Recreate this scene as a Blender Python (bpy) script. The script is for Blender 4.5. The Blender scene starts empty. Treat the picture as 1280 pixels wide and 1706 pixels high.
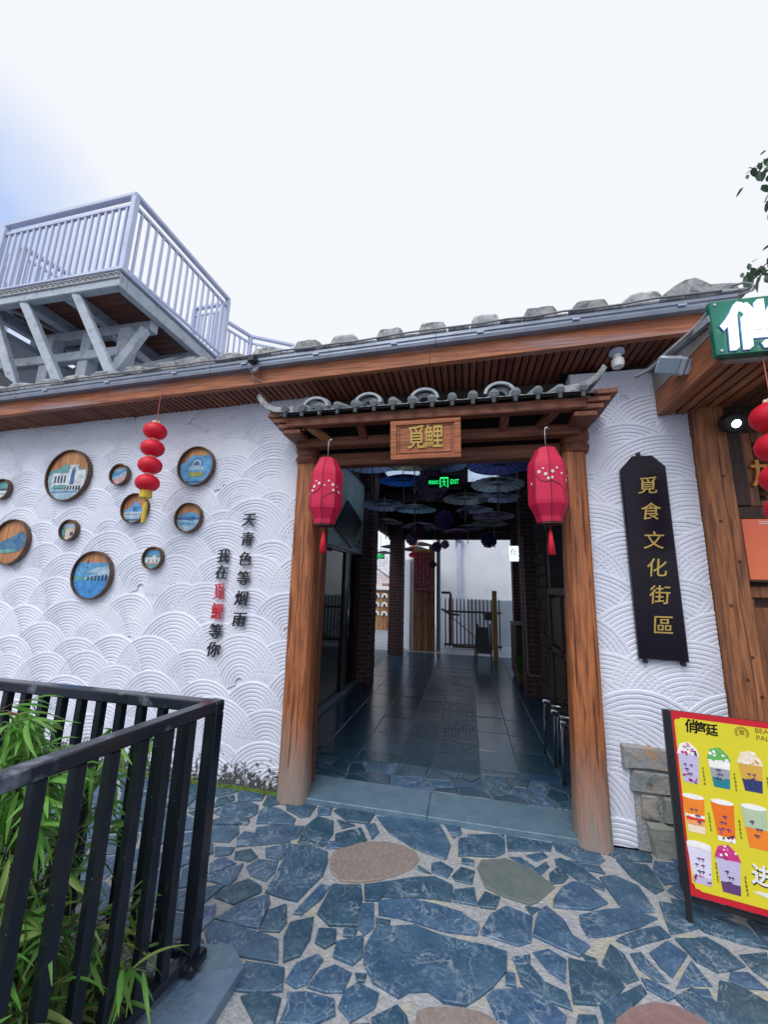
import bpy, math, random
from mathutils import Vector, Matrix
random.seed(7)
rnd = random.uniform
PI = math.pi
SC = bpy.context.scene
COL = SC.collection

# ------------------------------------------------------------------ camera
cd = bpy.data.cameras.new('camera')
cam = bpy.data.objects.new('camera', cd)
COL.objects.link(cam)
cd.sensor_fit = 'HORIZONTAL'
cd.sensor_width = 36.0
cd.lens = 638.0 / 1280.0 * 36.0
cd.clip_start = 0.05
cd.clip_end = 500
RX = (0.9778952, 0.2073400, 0.0270398)      # camera right
RY = (-0.0142976, 0.1953203, -0.9806353)    # camera down
RZ = (-0.2086063, 0.9585719, 0.1939672)     # camera forward
m4 = Matrix(((RX[0], -RY[0], -RZ[0], 0.0), (RX[1], -RY[1], -RZ[1], 0.0), (RX[2], -RY[2], -RZ[2], 1.5), (0, 0, 0, 1)))
cam.matrix_world = m4
SC.camera = cam

# ------------------------------------------------------------------ sky, sun, exposure
SUN_EL, SUN_ROT = math.radians(52), math.radians(195)
W = bpy.data.worlds.new('World')
SC.world = W
W.use_nodes = True
nt = W.node_tree
for n in list(nt.nodes):
    nt.nodes.remove(n)
def wn(t, **k):
    n = nt.nodes.new(t)
    for a, b in k.items():
        setattr(n, a, b)
    return n
sky = wn('ShaderNodeTexSky', sky_type='NISHITA', sun_disc=False)
sky.sun_elevation, sky.sun_rotation = SUN_EL, SUN_ROT
tc = wn('ShaderNodeTexCoord')
# overcast: cloud cover with a few thin blue openings
nz = wn('ShaderNodeTexNoise')
nz.inputs['Scale'].default_value = 4.0
nz.inputs['Detail'].default_value = 6
dotn = wn('ShaderNodeVectorMath', operation='DISTANCE')
dotn.inputs[1].default_value = (-0.80, 0.33, 0.50)
gap = wn('ShaderNodeMapRange')
gap.inputs['From Min'].default_value = 0.10
gap.inputs['From Max'].default_value = 0.29
gap.inputs['To Min'].default_value = 1.0
gap.inputs['To Max'].default_value = 0.0
mulg = wn('ShaderNodeMath', operation='MULTIPLY_ADD')
mulg.inputs[1].default_value = 0.9
mulg.inputs[2].default_value = -0.22
addg = wn('ShaderNodeMath', operation='ADD', use_clamp=True)
mix = wn('ShaderNodeMix', data_type='RGBA')
mix.inputs['B'].default_value = (3.3, 4.2, 6.3, 1)      # thin cloud, blue showing through
cl = (6.1, 6.22, 6.5, 1)
mix.inputs['A'].default_value = cl
mixs = wn('ShaderNodeMix', data_type='RGBA')
mixs.inputs['Factor'].default_value = 0.03              # a little of the clear sky everywhere
bg = wn('ShaderNodeBackground')
bg.inputs['Strength'].default_value = 0.10
wo = wn('ShaderNodeOutputWorld')
L = nt.links.new
L(tc.outputs['Generated'], nz.inputs['Vector'])
L(tc.outputs['Generated'], dotn.inputs[0])
L(dotn.outputs['Value'], gap.inputs['Value'])
L(nz.outputs['Fac'], mulg.inputs[0])
L(gap.outputs['Result'], addg.inputs[0])
gm = wn('ShaderNodeMath', operation='MULTIPLY', use_clamp=True)
L(gap.outputs['Result'], gm.inputs[0])
L(nz.outputs['Fac'], gm.inputs[1])
gm2 = wn('ShaderNodeMath', operation='MULTIPLY', use_clamp=True)
gm2.inputs[1].default_value = 2.2
L(gm.outputs[0], gm2.inputs[0])
L(gm2.outputs[0], mix.inputs['Factor'])
L(mix.outputs['Result'], mixs.inputs['A'])
L(sky.outputs['Color'], mixs.inputs['B'])
L(mixs.outputs['Result'], bg.inputs['Color'])
L(bg.outputs['Background'], wo.inputs['Surface'])

sl = bpy.data.lights.new('sun', 'SUN')
sl.energy = 1.5
sl.angle = math.radians(40)
sl.color = (1.0, 0.985, 0.96)
so = bpy.data.objects.new('sun', sl)
COL.objects.link(so)
sd = Vector((math.sin(SUN_ROT) * math.cos(SUN_EL), math.cos(SUN_ROT) * math.cos(SUN_EL), math.sin(SUN_EL)))
so.rotation_euler = sd.to_track_quat('Z', 'Y').to_euler()
so.location = sd * 30
vs = SC.view_settings
vs.view_transform = 'Standard'
vs.look = 'None'
vs.gamma = 1
vs.exposure = 0.62
vs.use_curve_mapping = False
SC.cycles.max_bounces = 8
SC.cycles.use_denoising = True

# ------------------------------------------------------------------ materials
def mat(name, c1, c2=None, scale=6.0, rough=0.6, bump=0.0, bscale=None, stretch=(1, 1, 1), metal=0.0, spec=0.5,
        spots=None, rand=0.0, emit=None, trans=0.0, detail=5.0, contrast=(0.3, 0.7), coat=0.0):
    m = bpy.data.materials.new(name)
    m.use_nodes = True
    t = m.node_tree
    b = t.nodes['Principled BSDF']
    b.inputs['Roughness'].default_value = rough
    b.inputs['Metallic'].default_value = metal
    b.inputs['Specular IOR Level'].default_value = spec
    b.inputs['Coat Weight'].default_value = coat
    c2 = c2 or tuple(x * 0.8 for x in c1)
    co = t.nodes.new('ShaderNodeTexCoord')
    mp = t.nodes.new('ShaderNodeMapping')
    mp.inputs['Scale'].default_value = stretch
    t.links.new(co.outputs['Object'], mp.inputs['Vector'])
    n = t.nodes.new('ShaderNodeTexNoise')
    n.inputs['Scale'].default_value = scale
    n.inputs['Detail'].default_value = detail
    n.inputs['Roughness'].default_value = 0.6
    t.links.new(mp.outputs['Vector'], n.inputs['Vector'])
    r = t.nodes.new('ShaderNodeValToRGB')
    r.color_ramp.elements[0].position, r.color_ramp.elements[1].position = contrast
    r.color_ramp.elements[0].color = (*c1, 1)
    r.color_ramp.elements[1].color = (*c2, 1)
    t.links.new(n.outputs['Fac'], r.inputs['Fac'])
    out = r.outputs['Color']
    if spots:
        col, sc, lo, hi, fac = spots
        n2 = t.nodes.new('ShaderNodeTexNoise')
        n2.inputs['Scale'].default_value = sc
        n2.inputs['Detail'].default_value = 6
        t.links.new(mp.outputs['Vector'] if len(spots) == 5 and sc > 0 else co.outputs['Object'], n2.inputs['Vector'])
        mr = t.nodes.new('ShaderNodeMapRange')
        mr.inputs['From Min'].default_value = lo
        mr.inputs['From Max'].default_value = hi
        mr.inputs['To Max'].default_value = fac
        t.links.new(n2.outputs['Fac'], mr.inputs['Value'])
        mx = t.nodes.new('ShaderNodeMix')
        mx.data_type = 'RGBA'
        t.links.new(mr.outputs['Result'], mx.inputs['Factor'])
        t.links.new(out, mx.inputs['A'])
        mx.inputs['B'].default_value = (*col, 1)
        out = mx.outputs['Result']
    if rand:
        oi = t.nodes.new('ShaderNodeObjectInfo')
        hs = t.nodes.new('ShaderNodeHueSaturation')
        ma = t.nodes.new('ShaderNodeMapRange')
        ma.inputs['To Min'].default_value = 1 - rand
        ma.inputs['To Max'].default_value = 1 + rand
        t.links.new(oi.outputs['Random'], ma.inputs['Value'])
        t.links.new(ma.outputs['Result'], hs.inputs['Value'])
        mh = t.nodes.new('ShaderNodeMath')
        mh.operation = 'MULTIPLY_ADD'
        mh.inputs[1].default_value = 0.024
        mh.inputs[2].default_value = 0.486
        t.links.new(oi.outputs['Random'], mh.inputs[0])
        t.links.new(mh.outputs[0], hs.inputs['Hue'])
        t.links.new(out, hs.inputs['Color'])
        out = hs.outputs['Color']
    t.links.new(out, b.inputs['Base Color'])
    if bump:
        nb = t.nodes.new('ShaderNodeTexNoise')
        nb.inputs['Scale'].default_value = bscale or scale * 4
        nb.inputs['Detail'].default_value = 6
        t.links.new(mp.outputs['Vector'], nb.inputs['Vector'])
        bp = t.nodes.new('ShaderNodeBump')
        bp.inputs['Strength'].default_value = min(1, bump)
        bp.inputs['Distance'].default_value = 0.01
        t.links.new(nb.outputs['Fac'], bp.inputs['Height'])
        t.links.new(bp.outputs['Normal'], b.inputs['Normal'])
    if emit:
        b.inputs['Emission Color'].default_value = (*emit[0], 1)
        b.inputs['Emission Strength'].default_value = emit[1]
    if trans:
        tr = t.nodes.new('ShaderNodeBsdfTranslucent')
        t.links.new(out, tr.inputs['Color'])
        ms = t.nodes.new('ShaderNodeMixShader')
        ms.inputs[0].default_value = trans
        t.links.new(b.outputs[0], ms.inputs[1])
        t.links.new(tr.outputs[0], ms.inputs[2])
        t.links.new(ms.outputs[0], t.nodes['Material Output'].inputs['Surface'])
    return m

def wood(name, c1, c2, axis='z', rough=0.6, spots=None, rand=0.0, bump=0.35):
    s = {'x': (0.12, 1.6, 1.6), 'y': (1.6, 0.12, 1.6), 'z': (1.6, 1.6, 0.12)}[axis]
    return mat(name, tuple(x * 1.12 for x in c1), tuple(x * 0.8 for x in c2), scale=26, rough=rough, bump=bump * 1.6, bscale=46, stretch=s, spots=spots, rand=rand, contrast=(0.38, 0.64), detail=9)

# worn, weathered paint on an upright post: bare grey wood near the ground
def post_mat(name, c1, c2, bare, z0, z1):
    m = wood(name, c1, c2, 'z', 0.55, spots=((0.085, 0.03, 0.012), 30, 0.57, 0.68, 0.85), bump=.6)
    t = m.node_tree
    b = t.nodes['Principled BSDF']
    src = b.inputs['Base Color'].links[0].from_socket
    co = t.nodes.new('ShaderNodeTexCoord')
    sp = t.nodes.new('ShaderNodeSeparateXYZ')
    t.links.new(co.outputs['Object'], sp.inputs[0])
    n = t.nodes.new('ShaderNodeTexNoise')
    n.inputs['Scale'].default_value = 9
    n.inputs['Detail'].default_value = 5
    mp = t.nodes.new('ShaderNodeMapping')
    mp.inputs['Scale'].default_value = (2, 2, 0.3)
    t.links.new(co.outputs['Object'], mp.inputs[0])
    t.links.new(mp.outputs[0], n.inputs['Vector'])
    ad = t.nodes.new('ShaderNodeMath')
    ad.operation = 'MULTIPLY_ADD'
    ad.inputs[1].default_value = 0.5
    t.links.new(n.outputs['Fac'], ad.inputs[0])
    t.links.new(sp.outputs['Z'], ad.inputs[2])
    mr = t.nodes.new('ShaderNodeMapRange')
    mr.inputs['From Min'].default_value = z0 + 0.25
    mr.inputs['From Max'].default_value = z1 + 0.25
    mr.inputs['To Min'].default_value = 0.9
    mr.inputs['To Max'].default_value = 0.0
    t.links.new(ad.outputs[0], mr.inputs['Value'])
    mx = t.nodes.new('ShaderNodeMix')
    mx.data_type = 'RGBA'
    mx.inputs['B'].default_value = (*bare, 1)
    t.links.new(mr.outputs['Result'], mx.inputs['Factor'])
    t.links.new(src, mx.inputs['A'])
    t.links.new(mx.outputs['Result'], b.inputs['Base Color'])
    return m

def glass_mat(name, tint, fac=0.25, rough=0.02):
    m = bpy.data.materials.new(name)
    m.use_nodes = True
    t = m.node_tree
    t.nodes.remove(t.nodes['Principled BSDF'])
    g = t.nodes.new('ShaderNodeBsdfGlossy')
    g.inputs['Roughness'].default_value = rough
    tr = t.nodes.new('ShaderNodeBsdfTransparent')
    tr.inputs['Color'].default_value = (*tint, 1)
    fr = t.nodes.new('ShaderNodeFresnel')
    fr.inputs['IOR'].default_value = 1.5
    ms = t.nodes.new('ShaderNodeMixShader')
    t.links.new(fr.outputs[0], ms.inputs[0])
    t.links.new(tr.outputs[0], ms.inputs[1])
    t.links.new(g.outputs[0], ms.inputs[2])
    t.links.new(ms.outputs[0], t.nodes['Material Output'].inputs['Surface'])
    return m

PLASTER = mat('white_plaster', (0.72, 0.75, 0.86), (0.61, 0.645, 0.78), 1.3, 0.75, 0.15, 60, spots=((0.52, 0.53, 0.62), 2.0, 0.58, 0.75, 0.5))
def add_base_dirt(m, h):
    t = m.node_tree
    b = t.nodes['Principled BSDF']
    src = b.inputs['Base Color'].links[0].from_socket
    co = t.nodes.new('ShaderNodeTexCoord')
    sp = t.nodes.new('ShaderNodeSeparateXYZ')
    t.links.new(co.outputs['Object'], sp.inputs[0])
    n = t.nodes.new('ShaderNodeTexNoise')
    n.inputs['Scale'].default_value = 34
    n.inputs['Detail'].default_value = 8
    n.inputs['Roughness'].default_value = 0.75
    mp = t.nodes.new('ShaderNodeMapping')
    mp.inputs['Scale'].default_value = (1.0, 1, 0.8)
    t.links.new(co.outputs['Object'], mp.inputs[0])
    t.links.new(mp.outputs[0], n.inputs['Vector'])
    ad = t.nodes.new('ShaderNodeMath')
    ad.operation = 'MULTIPLY_ADD'
    ad.inputs[1].default_value = -1.0
    ad.inputs[2].default_value = 0.51
    t.links.new(n.outputs['Fac'], ad.inputs[0])
    a2 = t.nodes.new('ShaderNodeMath')
    a2.operation = 'ADD'
    t.links.new(ad.outputs[0], a2.inputs[0])
    t.links.new(sp.outputs['Z'], a2.inputs[1])
    mr = t.nodes.new('ShaderNodeMapRange')
    mr.inputs['From Min'].default_value = h
    mr.inputs['From Max'].default_value = h + 0.05
    mr.inputs['To Min'].default_value = 0.93
    mr.inputs['To Max'].default_value = 0.0
    t.links.new(a2.outputs[0], mr.inputs['Value'])
    mx = t.nodes.new('ShaderNodeMix')
    mx.data_type = 'RGBA'
    mx.inputs['B'].default_value = (0.022, 0.026, 0.024, 1)
    t.links.new(mr.outputs['Result'], mx.inputs['Factor'])
    t.links.new(src, mx.inputs['A'])
    t.links.new(mx.outputs['Result'], b.inputs['Base Color'])
add_base_dirt(PLASTER, 0.10)
PLASTER_R = mat('white_plaster_clean', (0.72, 0.75, 0.86), (0.61, 0.645, 0.78), 1.3, 0.75, 0.15, 60)
def slate_mat(name, c1, c2, vein):
    m = mat(name, c1, c2, 7, 0.40, 1.0, 38, rand=0.26, detail=10, spots=((0.15, 0.22, 0.30), 70, 0.56, 0.74, 0.55), contrast=(0.32, 0.70))
    t = m.node_tree
    b = t.nodes['Principled BSDF']
    src = b.inputs['Base Color'].links[0].from_socket
    co = t.nodes.new('ShaderNodeTexCoord')
    oi = t.nodes.new('ShaderNodeObjectInfo')
    ad = t.nodes.new('ShaderNodeVectorMath')
    ad.operation = 'ADD'
    t.links.new(co.outputs['Object'], ad.inputs[0])
    mu = t.nodes.new('ShaderNodeVectorMath')
    mu.operation = 'SCALE'
    mu.inputs[0].default_value = (13, 7, 5)
    t.links.new(oi.outputs['Random'], mu.inputs['Scale'])
    t.links.new(mu.outputs[0], ad.inputs[1])
    tot = None
    for sc, wdt in ((5.0, 0.018), (11.0, 0.02)):
        n = t.nodes.new('ShaderNodeTexNoise')
        n.inputs['Scale'].default_value = sc
        n.inputs['Detail'].default_value = 3
        n.inputs['Distortion'].default_value = 1.2
        t.links.new(ad.outputs[0], n.inputs['Vector'])
        a = t.nodes.new('ShaderNodeMath')
        a.operation = 'SUBTRACT'
        a.inputs[1].default_value = 0.5
        t.links.new(n.outputs['Fac'], a.inputs[0])
        a2 = t.nodes.new('ShaderNodeMath')
        a2.operation = 'ABSOLUTE'
        t.links.new(a.outputs[0], a2.inputs[0])
        r = t.nodes.new('ShaderNodeMapRange')
        r.inputs['From Max'].default_value = wdt
        r.inputs['To Min'].default_value = 0.55
        r.inputs['To Max'].default_value = 0.0
        t.links.new(a2.outputs[0], r.inputs['Value'])
        if tot is None:
            tot = r.outputs['Result']
        else:
            mm = t.nodes.new('ShaderNodeMath')
            mm.operation = 'MAXIMUM'
            t.links.new(tot, mm.inputs[0])
            t.links.new(r.outputs['Result'], mm.inputs[1])
            tot = mm.outputs[0]
    pt = t.nodes.new('ShaderNodeTexNoise')        # veins come and go
    pt.inputs['Scale'].default_value = 6
    t.links.new(ad.outputs[0], pt.inputs['Vector'])
    pr = t.nodes.new('ShaderNodeMapRange')
    pr.inputs['From Min'].default_value = 0.42
    pr.inputs['From Max'].default_value = 0.62
    t.links.new(pt.outputs['Fac'], pr.inputs['Value'])
    f = t.nodes.new('ShaderNodeMath')
    f.operation = 'MULTIPLY'
    t.links.new(tot, f.inputs[0])
    t.links.new(pr.outputs['Result'], f.inputs[1])
    mx = t.nodes.new('ShaderNodeMix')
    mx.data_type = 'RGBA'
    mx.inputs['B'].default_value = (*vein, 1)
    t.links.new(f.outputs[0], mx.inputs['Factor'])
    t.links.new(src, mx.inputs['A'])
    t.links.new(mx.outputs['Result'], b.inputs['Base Color'])
    return m
SLATE = slate_mat('blue_slate', (0.019, 0.060, 0.122), (0.062, 0.130, 0.215), (0.36, 0.43, 0.50))
GRANITE_BROWN = mat('brown_granite', (0.19, 0.155, 0.145), (0.29, 0.25, 0.24), 60, 0.6, 0.3, 150)
GRANITE_GREEN = mat('greygreen_stone', (0.10, 0.135, 0.14), (0.15, 0.18, 0.18), 18, 0.5, 0.3, 70)
GRANITE_RED = mat('reddish_stone', (0.20, 0.12, 0.12), (0.27, 0.18, 0.18), 20, 0.55, 0.3, 70)
MORTAR = mat('pale_mortar', (0.25, 0.27, 0.31), (0.42, 0.43, 0.46), 34, 0.85, 1.0, 70, spots=((0.46, 0.43, 0.27), 6, 0.52, 0.70, 0.65), detail=9)
SLAB = mat('slate_slab', (0.080, 0.145, 0.22), (0.13, 0.205, 0.29), 7, 0.40, 0.5, 60, rand=0.08, detail=9, spots=((0.20, 0.26, 0.32), 26, .55, .75, .5))
TILE = mat('dark_floor_tile', (0.014, 0.044, 0.085), (0.026, 0.066, 0.115), 4, 0.22, 0.15, 14, rand=0.25)
TILE_G = mat('embossed_floor_tile', (0.012, 0.038, 0.072), (0.024, 0.058, 0.10), 40, 0.28, 0.5, 60, rand=0.2)
GROUT = mat('floor_grout', (0.12, 0.15, 0.18), None, 10, 0.7)
W_POST = post_mat('orange_post_wood', (0.40, 0.140, 0.050), (0.25, 0.075, 0.028), (0.29, 0.25, 0.23), 0.05, 0.60)
W_POST2 = wood('shop_post_wood', (0.36, 0.14, 0.055), (0.22, 0.075, 0.03), 'z', spots=((0.10, 0.035, 0.016), 28, 0.58, 0.70, 0.85), bump=.6)
W_JAMB = wood('dark_jamb_wood', (0.16, 0.055, 0.025), (0.09, 0.03, 0.014), 'z')
W_FASCIA = wood('fascia_wood', (0.38, 0.125, 0.052), (0.25, 0.082, 0.042), 'x', spots=((0.27, 0.27, 0.34), 3.4, 0.52, 0.62, 0.8), bump=.6)
W_SLAT = wood('soffit_wood', (0.23, 0.072, 0.036), (0.15, 0.046, 0.026), 'y', rand=0.2)
W_BEAM = wood('gate_beam_wood', (0.20, 0.062, 0.032), (0.12, 0.038, 0.02), 'x')
W_BEAMY = wood('gate_bracket_wood', (0.20, 0.062, 0.032), (0.12, 0.038, 0.02), 'y')
W_PLAQUE = wood('plaque_wood', (0.40, 0.125, 0.048), (0.30, 0.09, 0.036), 'x', 0.45)
W_DARK = wood('dark_brown_wood', (0.06, 0.024, 0.016), (0.035, 0.015, 0.011), 'z')
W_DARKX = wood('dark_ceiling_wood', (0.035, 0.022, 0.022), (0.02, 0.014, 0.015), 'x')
W_DOOR = wood('shop_door_wood', (0.26, 0.09, 0.035), (0.15, 0.05, 0.02), 'z', 0.5)
W_BOARD = wood('yard_board_wood', (0.36, 0.19, 0.09), (0.15, 0.075, 0.04), 'z', rand=0.25)
W_CANOPY = wood('shop_canopy_wood', (0.33, 0.115, 0.045), (0.22, 0.075, 0.03), 'y', rand=0.15, spots=((0.30, 0.33, 0.38), 3.0, 0.60, 0.7, 0.6))
W_TERR = wood('terrace_plank_wood', (0.17, 0.065, 0.05), (0.11, 0.045, 0.038), 'x', rand=0.2)
W_YELLOW = wood('yellow_timber', (0.55, 0.33, 0.12), (0.45, 0.25, 0.08), 'z')
CONC = mat('weathered_cement', (0.17, 0.19, 0.22), (0.42, 0.43, 0.43), 15, 0.85, 0.9, 40, spots=((0.07, 0.08, 0.085), 16, 0.52, 0.66, 0.8), rand=0.2)
RTILE = mat('grey_roof_tile', (0.22, 0.25, 0.29), (0.36, 0.39, 0.42), 12, 0.75, 0.4, 40, rand=0.2, spots=((0.06, 0.07, 0.08), 8, 0.58, 0.72, 0.7))
RTILE_D = mat('dark_tile_face', (0.045, 0.055, 0.07), (0.09, 0.10, 0.12), 20, 0.7, 0.5, 60)
STEEL_P = mat('painted_pale_steel', (0.53, 0.58, 0.78), (0.45, 0.51, 0.70), 3, 0.45, spots=((0.34, 0.32, 0.34), 9, 0.60, 0.72, 0.6))
BEAM_P = mat('painted_pale_timber', (0.42, 0.47, 0.56), (0.32, 0.38, 0.47), 5, 0.6, 0.3, 30, spots=((0.20, 0.19, 0.18), 12, 0.56, 0.70, 0.65))
GUTTER = mat('grey_gutter_metal', (0.29, 0.33, 0.42), (0.20, 0.23, 0.31), 7, 0.35, metal=0.3)
BLACK_P = mat('black_gloss_paint', (0.007, 0.009, 0.016), (0.013, 0.016, 0.026), 5, 0.20, 0.03, 50, spots=((0.30, 0.32, 0.36), 42, 0.735, 0.755, 0.9))
BLACK = mat('black_metal', (0.012, 0.013, 0.018), None, 5, 0.45)
BLACK_R = mat('worn_glint_black_rail', (0.010, 0.013, 0.024), (0.018, 0.022, 0.036), 5, 0.16, 0.02, 50, spots=((0.30, 0.34, 0.44), 7, 0.57, 0.66, 0.55), detail=6)  # pale spots: worn paint plus a painted highlight along the rails
LACQ = mat('black_lacquer', (0.004, 0.004, 0.010), (0.010, 0.006, 0.016), 3, 0.22, 0.05, 12, spec=0.25)
GOLD = mat('gold_leaf', (0.62, 0.45, 0.14), (0.48, 0.33, 0.09), 30, 0.32, metal=0.55)
INK = mat('black_ink_metal', (0.012, 0.014, 0.022), None, 5, 0.4)
REDCH = mat('red_character_paint', (0.62, 0.02, 0.05), None, 5, 0.4)
RED_S = mat('red_lantern_silk', (0.80, 0.010, 0.045), (0.66, 0.006, 0.03), 5, 0.5, trans=0.25)
RED_G = mat('gate_lantern_cloth', (0.74, 0.018, 0.095), (0.62, 0.012, 0.07), 4, 0.55, 0.1, 120, trans=0.22)
RED_D = mat('lantern_seam_red', (0.28, 0.008, 0.03), None, 5, 0.6)
RED_T = mat('red_tassel_thread', (0.75, 0.008, 0.04), (0.50, 0.005, 0.02), 60, 0.7, stretch=(1, 1, 0.1))
YEL_T = mat('yellow_tassel_thread', (0.72, 0.50, 0.05), (0.5, 0.33, 0.03), 60, 0.7, stretch=(1, 1, 0.1))
WHITE = mat('white_paint', (0.78, 0.78, 0.80), (0.70, 0.70, 0.74), 4, 0.5)
TWIG = mat('painted_twig', (0.10, 0.02, 0.03), None, 5, 0.6)
CHROME = mat('chrome_steel', (0.62, 0.63, 0.66), None, 5, 0.16, metal=1.0)
BRICK = mat('dark_red_brick', (0.10, 0.042, 0.042), (0.065, 0.03, 0.034), 7, 0.8, 0.5, 50)
BMORT = mat('grey_brick_mortar', (0.24, 0.23, 0.25), (0.16, 0.155, 0.17), 12, 0.9)
# ------------------------------------------------------------------ mesh builder
class MB:
    def __init__(s):
        s.v, s.f, s.mi = [], [], []
    def add(s, vs, fs, mi=0):
        o = len(s.v)
        s.v += [tuple(p) for p in vs]
        s.f += [tuple(i + o for i in f) for f in fs]
        s.mi += [mi] * len(fs)
        return s
    def box(s, x0, x1, y0, y1, z0, z1, mi=0, M=None):
        vs = [(x, y, z) for x in (x0, x1) for y in (y0, y1) for z in (z0, z1)]
        if M is not None:
            vs = [M @ Vector(p) for p in vs]
        return s.add(vs, [(0, 1, 3, 2), (4, 6, 7, 5), (0, 4, 5, 1), (2, 3, 7, 6), (0, 2, 6, 4), (1, 5, 7, 3)], mi)
    def bbox(s, x0, x1, y0, y1, z0, z1, b=0.006, mi=0, M=None):
        # box with its twelve edges chamfered
        c = ((x0 + x1) / 2, (y0 + y1) / 2, (z0 + z1) / 2)
        h = (abs(x1 - x0) / 2, abs(y1 - y0) / 2, abs(z1 - z0) / 2)
        b = min(b, min(h) * 0.45)
        vs, idx = [], {}
        for a in range(3):
            for sx in (-1, 1):
                for sy in (-1, 1):
                    for sz in (-1, 1):
                        q = [sx, sy, sz]
                        p = [c[i] + q[i] * (h[i] if i == a else h[i] - b) for i in range(3)]
                        idx[(a, sx, sy, sz)] = len(vs)
                        vs.append(tuple(p))
        fs = []
        S = (-1, 1)
        for a in range(3):
            for d in S:
                o = [i for i in range(3) if i != a]
                r = []
                for (u, w) in ((-1, -1), (1, -1), (1, 1), (-1, 1)):
                    q = [0, 0, 0]
                    q[a], q[o[0]], q[o[1]] = d, u, w
                    r.append(idx[(a, *q)])
                fs.append(tuple(r) if (d > 0) == (a != 1) else tuple(r[::-1]))
        for a in range(3):
            o = [i for i in range(3) if i != a]
            for u in S:
                for w in S:
                    qa, qb = [0, 0, 0], [0, 0, 0]
                    qa[o[0]] = qb[o[0]] = u
                    qa[o[1]] = qb[o[1]] = w
                    qa[a], qb[a] = -1, 1
                    fs.append((idx[(o[0], *qa)], idx[(o[0], *qb)], idx[(o[1], *qb)], idx[(o[1], *qa)]))
        for sx in S:
            for sy in S:
                for sz in S:
                    fs.append((idx[(0, sx, sy, sz)], idx[(1, sx, sy, sz)], idx[(2, sx, sy, sz)]))
        if M is not None:
            vs = [M @ Vector(p) for p in vs]
        return s.add(vs, fs, mi)
    def bar(s, a, b, w, h, mi=0, up=(0, 0, 1), bev=0.0):
        a, b = Vector(a), Vector(b)
        d = b - a
        l = d.length
        d.normalize()
        u = Vector(up)
        if abs(d.dot(u)) > 0.98:
            u = Vector((0, 1, 0))
        r = d.cross(u).normalized()
        u = r.cross(d).normalized()
        M = Matrix(((r.x, d.x, u.x, a.x), (r.y, d.y, u.y, a.y), (r.z, d.z, u.z, a.z), (0, 0, 0, 1)))
        if bev:
            return s.bbox(-w / 2, w / 2, 0, l, -h / 2, h / 2, bev, mi, M)
        return s.box(-w / 2, w / 2, 0, l, -h / 2, h / 2, mi, M)
    def tube(s, pts, r, n=8, mi=0, cap=True):
        pts = [Vector(p) for p in pts]
        k = len(pts)
        rr = r if isinstance(r, (list, tuple)) else [r] * k
        vs, fs = [], []
        pr = None
        for i, p in enumerate(pts):
            d = (pts[min(i + 1, k - 1)] - pts[max(i - 1, 0)]).normalized()
            if pr is None:
                u = Vector((0, 0, 1)) if abs(d.z) < 0.9 else Vector((0, 1, 0))
                pr = d.cross(u).normalized()
            else:
                pr = (pr - d * pr.dot(d)).normalized()
            q = d.cross(pr)
            for j in range(n):
                t = 2 * PI * j / n
                vs.append(p + (pr * math.cos(t) + q * math.sin(t)) * rr[i])
        for i in range(k - 1):
            for j in range(n):
                a, b = i * n + j, i * n + (j + 1) % n
                fs.append((a, b, b + n, a + n))
        if cap:
            fs.append(tuple(range(n))[::-1])
            fs.append(tuple((k - 1) * n + j for j in range(n)))
        return s.add(vs, fs, mi)
    def lathe(s, prof, c=(0, 0, 0), n=16, axis='z', mi=0, a0=0.0, a1=2 * PI, close=True):
        # prof: list of (radius, height)
        vs, fs = [], []
        full = abs(a1 - a0 - 2 * PI) < 1e-6
        nn = n if full else n + 1
        for r, h in prof:
            for j in range(nn):
                t = a0 + (a1 - a0) * j / n
                x, y, z = r * math.cos(t), r * math.sin(t), h
                if axis == 'y':
                    x, y, z = x, h, y
                elif axis == 'x':
                    x, y, z = h, x, y
                vs.append((c[0] + x, c[1] + y, c[2] + z))
        for i in range(len(prof) - 1):
            for j in range(n):
                a, b = i * nn + j, i * nn + (j + 1) % nn
                fs.append((a, b, b + nn, a + nn))
        if close and full:
            if prof[0][0] > 1e-6:
                fs.append(tuple(range(nn))[::-1])
            if prof[-1][0] > 1e-6:
                fs.append(tuple((len(prof) - 1) * nn + j for j in range(nn)))
        return s.add(vs, fs, mi)
    def prism(s, poly, o, u, w, d, mi=0):
        # polygon in the plane o + a*u + b*w, thickness vector d
        o, u, w, d = Vector(o), Vector(u), Vector(w), Vector(d)
        n = len(poly)
        vs = [o + u * a + w * b for a, b in poly] + [o + u * a + w * b + d for a, b in poly]
        fs = [tuple(range(n))[::-1], tuple(range(n, 2 * n))]
        fs += [(i, (i + 1) % n, (i + 1) % n + n, i + n) for i in range(n)]
        return s.add(vs, fs, mi)
    def grid(s, rows, mi=0):
        n = len(rows[0])
        vs = [p for r in rows for p in r]
        fs = [(i * n + j, i * n + j + 1, (i + 1) * n + j + 1, (i + 1) * n + j) for i in range(len(rows) - 1) for j in range(n - 1)]
        return s.add(vs, fs, mi)
    def mesh(s, name, mats, smooth=False):
        me = bpy.data.meshes.new(name)
        me.from_pydata(s.v, [], s.f)
        for m in (mats if isinstance(mats, (list, tuple)) else [mats]):
            me.materials.append(m)
        if any(s.mi):
            me.polygons.foreach_set('material_index', s.mi)
        if smooth is not False:
            me.polygons.foreach_set('use_smooth', [True] * len(s.f))
            if smooth is not True:
                try:
                    me.set_sharp_from_angle(angle=math.radians(smooth))
                except Exception:
                    pass
        me.update()
        return me

def wloc(o):
    v = Vector((0, 0, 0))
    while o is not None:
        v += o.location
        o = o.parent
    return v

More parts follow.
